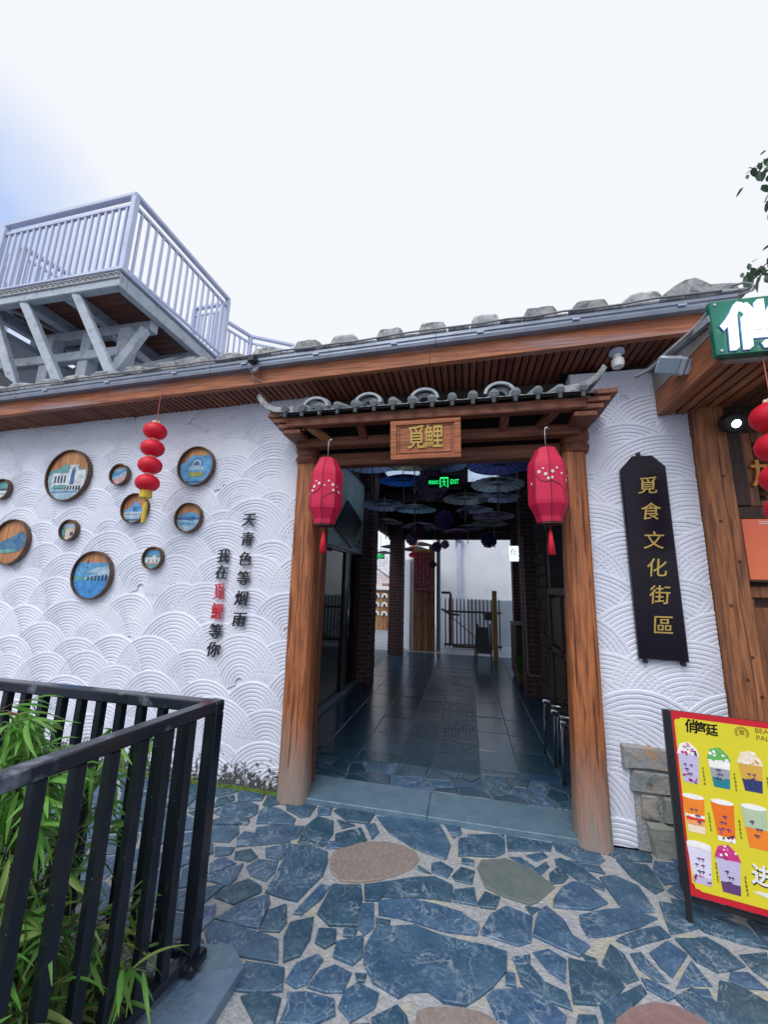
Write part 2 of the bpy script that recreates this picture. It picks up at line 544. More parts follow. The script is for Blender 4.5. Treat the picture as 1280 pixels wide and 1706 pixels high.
def tag(o, label=None, cat=None, group=None, kind=None):
    if label: o['label'] = label
    if cat: o['category'] = cat
    if group: o['group'] = group
    if kind: o['kind'] = kind
    return o

def thing(name, label, cat, loc=(0, 0, 0), group=None):
    o = bpy.data.objects.new(name, None)
    o.empty_display_size = 0.05
    COL.objects.link(o)
    o.location = loc
    return tag(o, label, cat, group)

def obj(name, mb, mats, parent=None, smooth=False, world=True, loc=None, kind=None):
    """link one mesh; with world=True the vertices are world coordinates and are shifted to the parent"""
    me = mb.mesh(name, mats, smooth) if isinstance(mb, MB) else mb
    if isinstance(mb, MB) and world and parent is not None:
        w = wloc(parent)
        if w.length > 0:
            me.transform(Matrix.Translation(-w))
    o = bpy.data.objects.new(name, me)
    COL.objects.link(o)
    if parent is not None:
        o.parent = parent
    if loc is not None:
        o.location = loc
    if kind:
        o['kind'] = kind
    return o

def one(name, mb, mats, label, cat, group=None, smooth=False, origin=None):
    o = obj(name, mb, mats, None, smooth)
    if origin is not None:
        o.data.transform(Matrix.Translation(-Vector(origin)))
        o.location = origin
    return tag(o, label, cat, group)

def children(o):
    return [c for c in KIDS.get(o.name, [])]
def copy_tree(o, parent=None, loc=None, rotz=None, label=None, name=None):
    c = o.copy()
    COL.objects.link(c)
    if parent is not None:
        c.parent = parent
    for ch in list(o.children):
        copy_tree(ch, c)
    if loc is not None: c.location = loc
    if rotz is not None: c.rotation_euler = (0, 0, rotz)
    if label: c['label'] = label
    return c

def text_mesh(s, size, ext=0.004, off=0.0, shear=0.0, align='CENTER', res=3, cut=None):
    cu = bpy.data.curves.new('lettering', 'FONT')
    cu.body = s
    cu.size = size
    cu.extrude = ext
    cu.offset = off
    cu.shear = shear
    cu.align_x = align
    cu.align_y = 'CENTER'
    cu.resolution_u = res
    o = bpy.data.objects.new('lettering', cu)
    COL.objects.link(o)
    dg = bpy.context.evaluated_depsgraph_get()
    dg.update()
    me = bpy.data.meshes.new_from_object(o.evaluated_get(dg))
    bpy.data.objects.remove(o)
    bpy.data.curves.remove(cu)
    return me
# text facing -Y at a world point; M rotates the upright text plane further
FACE = Matrix(((1, 0, 0, 0), (0, 0, -1, 0), (0, 1, 0, 0), (0, 0, 0, 1)))
def text(name, s, size, m, parent, loc, ext=0.004, off=0.0, shear=0.0, M=None, sx=1.0, align='CENTER'):
    me = text_mesh(s, size, ext, off, shear, align)
    me.name = name
    me.transform(Matrix.Diagonal((sx, 1, 1, 1)))
    me.transform(M if M is not None else FACE)
    w = wloc(parent) if parent else Vector((0, 0, 0))
    me.transform(Matrix.Translation(Vector(loc) - w))
    me.materials.clear()
    me.materials.append(m)
    return obj(name, me, None, parent)

def clip_poly(P, Q):
    """clip polygon P by the convex counter-clockwise polygon Q"""
    out = list(P)
    n = len(Q)
    for i in range(n):
        (ax, ay), (bx, by) = Q[i], Q[(i + 1) % n]
        inp, out = out, []
        if not inp:
            break
        def side(p):
            return (bx - ax) * (p[1] - ay) - (by - ay) * (p[0] - ax)
        for k in range(len(inp)):
            p, q = inp[k - 1], inp[k]
            sp, sq = side(p), side(q)
            if (sp >= 0) != (sq >= 0):
                t = sp / (sp - sq)
                out.append((p[0] + t * (q[0] - p[0]), p[1] + t * (q[1] - p[1])))
            if sq >= 0:
                out.append(q)
    return out
def circ(r, n=28, c=(0, 0), ry=None, a0=0.0, a1=2 * PI):
    ry = ry or r
    full = abs(a1 - a0 - 2 * PI) < 1e-6
    k = n if full else n + 1
    return [(c[0] + r * math.cos(a0 + (a1 - a0) * i / n), c[1] + ry * math.sin(a0 + (a1 - a0) * i / n)) for i in range(k)]

STONES=[[(-726,2284),(-660,2244),(-575,2257),(-472,2302),(-383,2363),(-316,2426),(-292,2499),(-319,2553),(-395,2592),(-496,2599),(-605,2570),(-705,2515),(-762,2448),(-765,2376)],[(-1015,2292),(-1007,2168),(-995,2074),(-903,2067),(-828,2064),(-810,2137),(-777,2245),(-781,2343),(-811,2424),(-915,2450),(-1038,2428)],[(-1017,2620),(-1005,2470),(-849,2467),(-836,2595),(-881,2721),(-983,2734)],[(-1249,2373),(-1092,2447),(-1030,2509),(-1039,2615),(-1223,2579),(-1310,2530)],[(-1121,2304),(-1036,2306),(-1029,2378),(-1054,2446),(-1150,2357)],[(-1335,2574),(-1114,2620),(-1121,2671),(-1280,2754),(-1379,2742),(-1381,2684)],[(-1595,2584),(-1482,2596),(-1412,2620),(-1403,2678),(-1437,2750),(-1536,2766),(-1648,2714),(-1672,2606)],[(-1609,2483),(-1386,2548),(-1399,2583),(-1578,2559),(-1635,2507)],[(-1531,2343),(-1399,2367),(-1396,2447),(-1429,2511),(-1611,2463)],[(-1397,2242),(-1327,2270),(-1342,2327),(-1439,2302)],[(-1279,2253),(-1194,2255),(-1171,2290),(-1246,2342),(-1306,2295)],[(-1329,2342),(-1262,2370),(-1286,2476),(-1361,2468),(-1371,2408)],[(-1343,2116),(-1265,2209),(-1359,2242),(-1387,2177)],[(-1212,2066),(-1194,2120),(-1217,2212),(-1319,2122),(-1345,2073)],[(-1125,2164),(-1034,2145),(-1027,2207),(-1046,2284),(-1157,2265),(-1182,2212)],[(-1110,1971),(-1029,2066),(-1039,2095),(-1128,2124),(-1203,2053),(-1217,1988)],[(-1016,1880),(-935,1882),(-949,2012),(-984,2054),(-1092,1961),(-1136,1882)],[(-839,1894),(-826,1935),(-873,2031),(-932,1981),(-914,1875)],[(-1071,1743),(-910,1746),(-777,1753),(-817,1840),(-872,1850),(-1049,1860),(-1137,1850),(-1136,1807)],[(-1163,1813),(-1157,1877),(-1193,1936),(-1242,1909)],[(-775,2000),(-726,2112),(-704,2188),(-753,2184),(-806,1992)],[(-696,2020),(-628,1978),(-513,2000),(-532,2147),(-556,2234),(-695,2198)],[(-509,2152),(-454,2167),(-436,2194),(-277,2230),(-105,2248),(-97,2343),(-184,2380),(-292,2343),(-533,2240)],[(-493,1987),(-462,1970),(-438,2007),(-464,2135),(-519,2121)],[(-423,2082),(-280,2091),(-118,2075),(15,2090),(27,2136),(-47,2177),(-159,2198),(-307,2196),(-434,2157)],[(-422,2030),(-368,2031),(-367,2056),(-428,2054)],[(-427,1840),(-373,1775),(-274,1741),(-234,1773),(-165,1790),(-102,1770),(-33,1770),(72,1866),(132,1948),(139,2023),(82,2030),(-35,2024),(-157,2034),(-253,2053),(-420,1999),(-438,1901)],[(-85,2253),(19,2257),(9,2354),(-87,2314)],[(-788,1859),(-752,1764),(-698,1804),(-691,1883),(-717,1988),(-805,1940)],[(-655,1875),(-608,1864),(-584,1898),(-598,1954),(-663,1938)],[(-550,1942),(-508,1946),(-507,1977),(-557,1964)],[(-562,1837),(-477,1822),(-454,1864),(-466,1945),(-565,1892)],[(-655,1687),(-633,1702),(-599,1812),(-625,1827),(-691,1764),(-704,1698)],[(-545,1696),(-484,1707),(-475,1783),(-543,1796),(-589,1760),(-612,1698)],[(-423,1627),(-351,1684),(-349,1731),(-431,1747),(-465,1707),(-477,1658)],[(-554,1580),(-488,1626),(-507,1667),(-607,1663),(-677,1651),(-657,1630),(-662,1557)],[(-734,1532),(-680,1549),(-697,1624),(-786,1624),(-837,1603)],[(-793,1635),(-708,1656),(-737,1733),(-893,1719),(-874,1624)],[(-437,1768),(-413,1770),(-415,1793),(-445,1781)],[(-330,1597),(-209,1626),(-238,1680),(-276,1702),(-351,1648)],[(-798,2666),(-726,2710),(-844,2731)],[(-779,2518),(-726,2489),(-618,2594),(-681,2689),(-811,2590)],[(-586,2614),(-565,2679),(-605,2755),(-654,2730)],[(-484,2688),(-325,2593),(-144,2547),(-123,2668),(-207,2874),(-426,2883),(-608,2835)],[(-777,2749),(-652,2756),(-637,2855),(-848,2870),(-901,2827)],[(-993,2759),(-918,2780),(-931,2863),(-1024,2837)],[(-1213,2757),(-1102,2703),(-1048,2731),(-1045,2847),(-1267,2833)],[(-822,2453),(-752,2482),(-783,2528),(-837,2514)],[(-201,2428),(-124,2404),(-102,2472),(-168,2512),(-205,2483)],[(-289,2424),(-211,2408),(-279,2445)],[(-75,2391),(4,2394),(11,2483),(-52,2494),(-94,2420)],[(-66,2588),(0,2615),(-6,2778),(-62,2752)],[(-105,2752),(-63,2799),(-72,2884),(-162,2873)],[(-46,2534),(5,2537),(12,2568),(-46,2563)],[(-193,1660),(-170,1601),(98,1666),(112,1727),(33,1754),(-42,1752),(-158,1723),(-190,1703)],[(79,2382),(157,2347),(276,2324),(313,2348),(419,2469),(326,2576),(194,2622),(62,2574),(41,2512)],[(-15,2604),(130,2631),(192,2678),(201,2848),(-15,2791)],[(215,2705),(325,2745),(460,2769),(481,2840),(222,2854)],[(501,2780),(602,2724),(712,2723),(749,2762),(728,2861),(495,2844)],[(474,2652),(569,2549),(666,2516),(674,2559),(617,2642),(512,2710),(476,2691)],[(619,2652),(713,2648),(700,2682),(547,2700)],[(329,2595),(353,2592),(275,2659),(222,2645)],[(364,2662),(429,2709),(415,2736),(324,2692)],[(412,2492),(470,2524),(510,2569),(476,2633),(420,2564)],[(370,2551),(420,2628),(413,2655),(345,2581)],[(406,2380),(396,2333),(563,2368),(655,2428),(596,2523),(528,2525),(471,2474)],[(718,2429),(780,2402),(865,2423),(865,2511),(851,2588),(756,2636),(682,2605)],[(855,2658),(927,2558),(978,2604),(978,2707),(973,2781),(825,2772)],[(997,2740),(1001,2643),(1091,2683),(1150,2836),(1035,2816)],[(500,2251),(507,2202),(557,2209),(744,2305),(856,2380),(741,2406),(648,2375),(504,2304)],[(45,2093),(192,2076),(245,2113),(275,2247),(173,2276),(92,2214),(50,2112)],[(369,2109),(440,2093),(491,2145),(441,2174),(421,2257),(363,2325),(324,2286),(275,2144)],[(45,2251),(106,2259),(133,2325),(71,2348),(34,2270)],[(278,2261),(317,2306),(262,2299)],[(680,2187),(869,2287),(848,2325),(754,2283),(633,2210)],[(885,2303),(1023,2375),(1024,2436),(971,2493),(921,2495)],[(1002,2430),(1044,2362),(1164,2330),(1261,2331),(1249,2413),(1114,2458),(1037,2525),(987,2527)],[(764,2111),(787,2086),(895,2206),(851,2246),(745,2169)],[(591,2014),(647,2042),(627,2140),(597,2172),(529,2073)],[(678,2089),(712,2048),(754,2049),(708,2166),(661,2148)],[(926,2182),(975,2148),(1108,2206),(1079,2275),(1029,2315),(891,2274)],[(781,2037),(919,2080),(898,2170)],[(369,1883),(471,1899),(573,1986),(554,2029),(474,2054),(402,2052)],[(308,1988),(357,1951),(373,2045),(325,2076),(259,2048)],[(189,1910),(267,1866),(354,1854),(350,1904),(278,1922),(231,1984),(183,1967)],[(172,1984),(229,2004),(233,2031),(165,2009)],[(134,1887),(156,1888),(166,1938),(139,1931)],[(102,1722),(219,1728),(305,1779),(321,1813),(267,1862),(211,1883),(87,1844),(60,1815)],[(463,1825),(510,1851),(648,1982),(645,2004),(468,1890)],[(487,1786),(824,1868),(815,1918),(746,1945),(668,1943),(573,1899),(507,1843)],[(663,2008),(722,1978),(758,2004),(704,2027),(659,2040)],[(774,1957),(841,1913),(941,1937),(926,1961),(882,2017),(840,2042),(758,1986)],[(915,2008),(952,1944),(1036,1964),(1091,2051),(1028,2098),(971,2103)],[(854,2023),(884,2022),(891,2050),(846,2039)],[(1010,2122),(1046,2102),(1131,2114),(1102,2169),(1039,2158)],[(1132,2191),(1169,2161),(1246,2294),(1127,2253)],[(365,1801),(434,1818),(431,1844),(379,1827)],[(471,2074),(502,2071),(502,2087),(458,2092)]]
IDX_BROWN, IDX_BROWN2, IDX_GREEN, IDX_RED = 0, 54, 55, 89
UMB_LIST=[(-1.21, 4.72, 3.1, 0.95, 'sky', 'pale blue umbrella half hidden behind the left of the lintel'), (-0.64, 4.7, 3.12, 1.05, 'cream', 'cream umbrella directly under the plaque'), (-0.3, 5.01, 3.14, 0.8, 'sky', 'light blue umbrella above the exit sign'), (-0.89, 5.37, 3.05, 0.9, 'blue', 'bright blue umbrella left of the exit sign'), (0.44, 5.02, 3.12, 1.05, 'navy', 'dark purple blue umbrella left of the right lantern'), (-1.27, 5.84, 2.78, 0.9, 'slate', 'grey violet umbrella beside the teal signboard'), (-0.83, 6.26, 2.8, 0.9, 'teal', 'teal grey umbrella at middle left under the blue one'), (0.0, 6.1, 2.92, 0.9, 'pale', 'pale ribbed umbrella right of the exit sign'), (0.46, 5.64, 3.02, 0.95, 'grey', 'large grey umbrella at the right below the purple one'), (0.54, 6.28, 2.98, 0.85, 'slate', 'slate coloured umbrella by the right pier'), (0.5, 7.22, 2.84, 0.95, 'mauve', 'mauve umbrella at the lower right'), (0.45, 7.78, 2.8, 0.9, 'pale', 'pale cream umbrella under the mauve one'), (-0.98, 8.02, 2.8, 0.95, 'lilac', 'lilac umbrella behind the plum flower ball'), (-0.22, 8.83, 2.8, 0.8, 'lilac', 'small lilac umbrella above the far beam'), (0.05, 8.69, 2.86, 0.85, 'sky', 'thin pale umbrella seen edge on near the far beam'), (0.67, 9.28, 2.82, 0.8, 'teal', 'teal umbrella at the far right by the navy ball'), (-0.71, 8.9, 2.84, 0.75, 'sky', 'pale blue umbrella right of the lilac one'), (-1.63, 7.81, 2.86, 0.85, 'grey', 'dim grey umbrella by the left brick pier'), (0.15, 6.88, 2.9, 0.8, 'slate', 'slate umbrella in shadow behind the pale ribbed one'), (-2.02, 10.6, 2.62, 0.9, 'black', 'dark umbrella against the sky between the left piers'), (-2.57, 12.0, 2.58, 0.8, 'black', 'lower dark umbrella far out in the yard'), (-1.36, 10.8, 2.56, 1.2, 'black', 'dark umbrella against the sky over the red menu'), (-1.39, 12.2, 2.87, 1.0, 'black', 'far dark umbrella over the board wall')]
BALL_LIST=[(-0.46, 5.2, 2.93, 0.21, 'mauve', 'large mauve flower ball behind the exit sign'), (-0.36, 6.6, 2.68, 0.155, 'purple', 'round purple flower ball in the middle of the passage'), (-0.8, 6.4, 2.46, 0.125, 'plum', 'plum flower ball on the left over the far opening'), (-0.03, 6.8, 2.81, 0.085, 'plum', 'small dark plum ball at right of the purple ball'), (-0.6, 8.0, 2.36, 0.1, 'purple', 'purple ball hanging over the bright far opening'), (-0.45, 8.4, 2.46, 0.09, 'mauve', 'grey mauve ball beside the purple one over the opening'), (-0.75, 8.9, 2.05, 0.075, 'plum', 'lowest small plum ball hanging over the far boards'), (0.42, 7.4, 2.43, 0.14, 'navy', 'navy flower ball hanging at the far right'), (-0.18, 8.2, 2.62, 0.09, 'plum', 'small plum ball just under the far beam'), (-1.01, 7.2, 2.42, 0.11, 'mauve', 'dim violet ball tucked beside the plum ball')]
# ------------------------------------------------------------------ ground
def struct(name, mb, m, parent=None):
    return tag(obj(name, mb, m, parent), kind='structure')

g = MB()
g.add([(-90, -90, -0.06), (90, -90, -0.06), (90, 90, -0.06), (-90, 90, -0.06)], [(0, 1, 2, 3)])
struct('ground', g, mat('far_paving', (0.10, 0.12, 0.15), (0.16, 0.18, 0.20), 0.8, 0.8))

pav = MB()
nx, ny = 70, 34
X0, X1, Y0, Y1 = -6.0, 4.6, -2.2, 2.905
rows = [[(X0 + (X1 - X0) * i / nx, Y0 + (Y1 - Y0) * j / ny, -0.004 + rnd(-.002, .002)) for i in range(nx + 1)] for j in range(ny + 1)]
pav.grid(rows)
paving = struct('street_paving', pav, MORTAR)

def poly_area(P):
    return 0.5 * sum(P[i][0] * P[(i + 1) % len(P)][1] - P[(i + 1) % len(P)][0] * P[i][1] for i in range(len(P)))

def grow(P, d):
    out = []
    n = len(P)
    for i in range(n):
        a, b, c = P[i - 1], P[i], P[(i + 1) % n]
        e1 = Vector((b[0] - a[0], b[1] - a[1])).normalized()
        e2 = Vector((c[0] - b[0], c[1] - b[1])).normalized()
        m = Vector((e1.y + e2.y, -e1.x - e2.x))
        if m.length > .2:
            m.normalize()
        out.append((b[0] + m.x * d, b[1] + m.y * d))
    return out

def rough(P, j=0.005, seg=0.09):
    out = []
    for i in range(len(P)):
        a, b = P[i], P[(i + 1) % len(P)]
        l = math.hypot(b[0] - a[0], b[1] - a[1])
        k = max(1, min(3, int(l / seg)))
        for q in range(k):
            t = q / k
            out.append((a[0] + (b[0] - a[0]) * t + rnd(-j, j), a[1] + (b[1] - a[1]) * t + rnd(-j, j)))
    return out

def stone_into(mb, P, c, top):
    n = len(P)
    lo = [(x - c[0], y - c[1], -0.02) for x, y in P]
    mid = [(x - c[0], y - c[1], top - 0.003) for x, y in P]
    r = max(math.hypot(x - c[0], y - c[1]) for x, y in P)
    k = 1 - min(0.25, 0.0055 / max(r, .01))
    tx, ty = rnd(-.008, .008), rnd(-.008, .008)
    tp = [((x - c[0]) * k, (y - c[1]) * k, top + (x - c[0]) * tx + (y - c[1]) * ty) for x, y in P]
    fs = [(i, (i + 1) % n, (i + 1) % n + n, i + n) for i in range(n)]
    fs += [(i + n, (i + 1) % n + n, (i + 1) % n + 2 * n, i + 2 * n) for i in range(n)]
    fs.append(tuple(range(2 * n, 3 * n)))
    mb.add(lo + mid + tp, fs)

def stone(P, m=None, parent=None, top=None, label=None):
    c = (sum(p[0] for p in P) / len(P), sum(p[1] for p in P) / len(P))
    mb = MB()
    z0 = wloc(parent).z if parent else 0
    stone_into(mb, P, c, top if top is not None else rnd(0.003, 0.009))
    o = obj('flagstone', mb, m or SLATE, parent, False, world=False, loc=(c[0], c[1], 0))
    if label:
        o['label'] = label
    return o

traced = [[(x / 1000, y / 1000) for x, y in P] for P in STONES]
special = {0: (GRANITE_BROWN, 'large oval brown granite stone'), 56: (GRANITE_BROWN, 'brown rounded stone at the lower edge'),
           53 + 0: None}
n_stones = 0
for i, P in enumerate(traced):
    m, lb = None, None
    if i == IDX_BROWN: m, lb = GRANITE_BROWN, 'large oval brown granite stone'
    if i == IDX_BROWN2: m, lb = GRANITE_BROWN, 'rounded brown granite stone nearest the viewer'
    if i == IDX_GREEN: m, lb = GRANITE_GREEN, 'six sided grey green stone'
    if i == IDX_RED: m, lb = GRANITE_RED, 'broad reddish stone nearest the viewer'
    stone(rough(grow(P, .0075), 0.0045 if m is None else 0.0015, 0.07), m, paving, label=lb)
    n_stones += 1
# crazy paving all round the measured stones
dense = []
for P in traced:
    for i in range(len(P)):
        a, b = P[i], P[(i + 1) % len(P)]
        l = math.hypot(b[0] - a[0], b[1] - a[1])
        k = max(1, int(l / 0.035))
        dense += [(a[0] + (b[0] - a[0]) * q / k, a[1] + (b[1] - a[1]) * q / k) for q in range(k)]
def inside(P, x, y):
    r = False
    for i in range(len(P)):
        (ax, ay), (bx, by) = P[i], P[i - 1]
        if (ay > y) != (by > y) and x < (bx - ax) * (y - ay) / (by - ay) + ax:
            r = not r
    return r
grid_d = {}
for p in dense:
    grid_d.setdefault((int(p[0] // .25), int(p[1] // .25)), []).append(p)
def near_dense(x, y, k=2):
    cx, cy = int(x // .25), int(y // .25)
    return [p for i in range(-k, k + 1) for j in range(-k, k + 1) for p in grid_d.get((cx + i, cy + j), [])]
seeds = []
R2 = random.Random(3)
tries = 0
while tries < 9000:
    tries += 1
    x, y = R2.uniform(-5.3, 4.2), R2.uniform(-1.6, 2.89)
    far = y < 1.3
    md = 0.115 if not far else 0.24
    if (-2.6 < x < -1.20 and y < 1.57) or (-1.22 < x < -0.80 and y < 1.70 and x < -0.865):
        continue
    if any(math.hypot(x - a, y - b) < md * R2.uniform(0.8, 1.35) for a, b in seeds):
        continue
    if any(math.hypot(x - a, y - b) < 0.05 for a, b in near_dense(x, y, 1)):
        continue
    if any(inside(P, x, y) for P in traced):
        continue
    seeds.append((x, y))
def cut(P, px, py, nx_, ny_):
    out = []
    for k in range(len(P)):
        p, q = P[k - 1], P[k]
        sp = (p[0] - px) * nx_ + (p[1] - py) * ny_
        sq = (q[0] - px) * nx_ + (q[1] - py) * ny_
        if (sp <= 0) != (sq <= 0):
            t = sp / (sp - sq)
            out.append((p[0] + t * (q[0] - p[0]), p[1] + t * (q[1] - p[1])))
        if sq <= 0:
            out.append(q)
    return out
cells = []
for i, (x, y) in enumerate(seeds):
    P = [(x - .35, y - .35), (x + .35, y - .35), (x + .35, y + .35), (x - .35, y + .35)]
    for j, (a, b) in enumerate(seeds):
        if i != j and abs(a - x) < .7 and abs(b - y) < .7:
            d = math.hypot(a - x, b - y)
            ux, uy = (a - x) / d, (b - y) / d
            P = cut(P, x + ux * (d / 2 - .011), y + uy * (d / 2 - .011), ux, uy)
            if len(P) < 3: break
    if len(P) >= 3:
        for a, b in sorted(near_dense(x, y), key=lambda p: (p[0] - x) ** 2 + (p[1] - y) ** 2):
            if inside(P, a, b) or True:
                d = math.hypot(a - x, b - y)
                if d > .5: break
                # trim only where the point is within the margin of the cell
                ux, uy = (a - x) / d, (b - y) / d
                P2 = cut(P, a - ux * .018, b - uy * .018, ux, uy) if min(math.hypot(a - p[0], b - p[1]) for p in P) < .02 or inside(P, a, b) else P
                if len(P2) >= 3 and abs(poly_area(P2)) > 0.0008:
                    P = P2
    P = cut(P, 0, 2.892, 0, 1) if len(P) >= 3 else P
    P = [p for p in P]
    if len(P) >= 3 and abs(poly_area(P)) > 0.0012:
        if poly_area(P) < 0: P = P[::-1]
        cells.append((x, y, P))
def seen_rank(c):
    x, y, P = c
    d = Vector((x - 0, y - 0, -1.5))
    cx, cy, cz = (sum(a * b for a, b in zip(d, v)) for v in (RX, RY, RZ))
    if cz < 0.1: return 1e9
    u, v = cx / cz, cy / cz
    vis = abs(u) < 1.08 and v < 1.42
    hid = (x < -1.25 and y < 1.5)
    return d.length + (0 if vis else 100) + (2 if hid else 0)
cells.sort(key=seen_rank)
keep = 300 - n_stones
for x, y, P in cells[:keep]:
    stone(rough(P, .004, .08), None, paving)
rest = MB()
for x, y, P in cells[keep:]:
    c = (sum(p[0] for p in P) / len(P), sum(p[1] for p in P) / len(P))
    tmp = MB()
    stone_into(tmp, P, c, rnd(.003, .008))
    rest.add([(a + c[0], b + c[1], z) for a, b, z in tmp.v], tmp.f)
if rest.v:
    obj('flagstone_spread', rest, SLATE, paving, kind='stuff')

# ------------------------------------------------------------------ combed plaster walls
def fan_field(x0, x1, z0, z1, y, R, dx, dz, ring, seed, amp=0.0070, tilt=0.0085, hole=None):
    rg = random.Random(seed)
    mb = MB()
    cl = lambda v, a, b: max(a, min(b, v))
    row = 0
    z = z0 - R * 0.55
    zs = []
    while z < z1 + 0.05:
        zs.append(z)
        z += dz
    for ri, zc in enumerate(zs):
        x = x0 - R + (dx / 2 if ri % 2 else 0)
        while x < x1 + R:
            cx, cz = x + rg.uniform(-.16, .16) * dx, zc + rg.uniform(-.30, .30) * dz
            r = R * rg.uniform(0.82, 1.18)
            rot = rg.uniform(-.22, .22)
            d0 = 0.005 + rg.uniform(-.0012, .0012)
            x += dx * rg.uniform(.88, 1.12)
            if hole and hole(cx, cz, r):
                continue
            prof = [(r * 0.10, 0)]
            rr = r * 0.10
            sm0 = rg.random() < 0.12
            while rr < r:
                p = ring * rg.uniform(.9, 1.1)
                a_ = amp * rg.uniform(.75, 1.1) * (0.25 if sm0 and rr > .6 * r else 1)
                prof += [(rr + p * .24, a_), (rr + p * .76, a_ * 1.06), (rr + p, 0)]
                rr += p
            prof.append((rr + .004, -0.012))
            a0, a1 = -0.42 + rot, PI + 0.42 + rot
            n = 26
            vs, fs = [], []
            for q, h in prof:
                for j in range(n + 1):
                    t = a0 + (a1 - a0) * j / n
                    wob = 1 + 0.02 * math.sin(3 * t + cx * 9) 
                    px, pz = q * wob * math.cos(t), q * wob * math.sin(t)
                    dep = d0 + h + tilt * cl(pz / R, -.35, 1.05)
                    vs.append((cl(cx + px, x0, x1), y - dep, cl(cz + pz, z0, z1)))
            k = n + 1
            for i in range(len(prof) - 1):
                for j in range(n):
                    a = i * k + j
                    P = [vs[a], vs[a + 1], vs[a + k + 1], vs[a + k]]
                    if max(p[0] for p in P) - min(p[0] for p in P) < 1e-5 or max(p[2] for p in P) - min(p[2] for p in P) < 1e-5:
                        continue
                    fs.append((a, a + 1, a + k + 1, a + k))
            mb.add(vs, fs)
    return mb

WY = 2.945
wl = thing('plaster_wall', 'long white plaster wall combed in overlapping fans left of the gateway', 'wall', (-4, WY, 0))
b = MB(); b.box(-7.5, -1.30, WY, WY + .22, 0, 3.16)
obj('wall_body', b, PLASTER, wl)
obj('combed_relief', fan_field(-7.5, -1.30, 0.0, 3.15, WY, .31, .40, .222, .0275, 5), PLASTER, wl, 30, kind='stuff')
wr = thing('plaster_wall', 'narrow white combed plaster wall panel between the gateway and the shop post', 'wall', (1.2, WY, 0))
b = MB(); b.box(0.80, 1.56, WY, WY + .22, 0, 3.16)
obj('wall_body', b, PLASTER_R, wr)
obj('combed_relief', fan_field(0.80, 1.555, 0.0, 3.15, WY, .44, .50, .24, .029, 11, amp=.009, tilt=.010, hole=lambda x, z, r: x > 1.12 and z < .30), PLASTER_R, wr, 30, kind='stuff')
# exposed rubble courses at the foot of the right wall
sm = [mat('rubble_ochre', (0.40, 0.23, 0.12), (0.27, 0.28, 0.30), 7, .85, 1, 30, contrast=(.42, .56), spots=((0.12, .12, .11), 14, .58, .7, .7)), mat('rubble_grey', (0.20, 0.25, 0.28), (0.34, 0.31, 0.28), 6, .85, 1, 30, contrast=(.40, .60), spots=((0.10, .11, .10), 15, .58, .7, .7)),
      mat('rubble_mossy', (0.20, 0.23, 0.19), (0.30, 0.31, 0.30), 10, .85, .9, 30, spots=((0.07, 0.09, 0.06), 6, .55, .7, .7))]
rub = MB(); rub.box(.99, 1.545, WY - .03, WY + .001, 0.0, .55)
obj('mortar_bed', rub, MORTAR, wr)
crs = [(0.445, .575, .925, [(.925, 1.33), (1.34, 1.55)], 0), (.318, .440, .968, [(.968, 1.26), (1.268, 1.55)], 1), (.168, .312, 1.005, [(1.005, 1.112), (1.118, 1.36), (1.366, 1.55)], 1), (-.02, .164, 1.035, [(1.035, 1.40), (1.408, 1.55)], 2)]
for z0, z1, _, spans, k in crs:
    for q, (a, c) in enumerate(spans):
        s_ = MB()
        n = 5
        P = rough([(a + rnd(0, .02), z0), (c, z0 + rnd(-.002, .006)), (c, z1 - .006), (a + (c - a) * .4, z1 + rnd(-.006, .004)), (a + rnd(0, .02), z1)], .006, .05)
        dp = rnd(.045, .075)
        inner = [(x + (((a + c) / 2) - x) * rnd(.03, .07), z + ((z0 + z1) / 2 - z) * rnd(.08, .24)) for x, z in P]
        vs = [(x, WY, z) for x, z in P] + [(x, WY - dp + .02, z) for x, z in P] + [(x, WY - dp - rnd(0, .012), z) for x, z in inner]
        m_ = len(P)
        fs = [(i, (i + 1) % m_, (i + 1) % m_ + m_, i + m_) for i in range(m_)] + [(i + m_, (i + 1) % m_ + m_, (i + 1) % m_ + 2 * m_, i + 2 * m_) for i in range(m_)] + [tuple(range(2 * m_, 3 * m_))]
        s_.add(vs, fs)
        obj('stone', s_, sm[(k + q) % 3] if k != 0 else sm[0 if q == 0 else 1], wr)
# moss along the foot of the long wall
ms = MB()
for i in range(2600):
    x = rnd(-3.4, -1.36)
    d = abs(rnd(0, 1) * rnd(0, 1))
    y = WY - .025 - d * .055
    h = rnd(.006, .022) * (1 - .6 * d)
    a = rnd(0, PI)
    w = rnd(.004, .010)
    ms.add([(x - w * math.cos(a), y - w * math.sin(a), .0), (x + w * math.cos(a), y + w * math.sin(a), .0), (x + rnd(-.006, .006), y + rnd(-.006, .006), h)], [(0, 1, 2)])
rows = [[(-3.4 + 2.05 * i / 50, WY - .004 - (.052 + .012 * math.sin(i * 1.7)) * j / 3, .010 * (1 - (j / 3) ** 2) + .002) for i in range(51)] for j in range(4)]
ms.grid(rows)
o = obj('moss', ms, mat('green_moss', (0.06, 0.12, 0.02), (0.13, 0.20, 0.03), 40, .9), kind='stuff')
o['label'] = 'strip of green moss at the foot of the combed plaster wall'

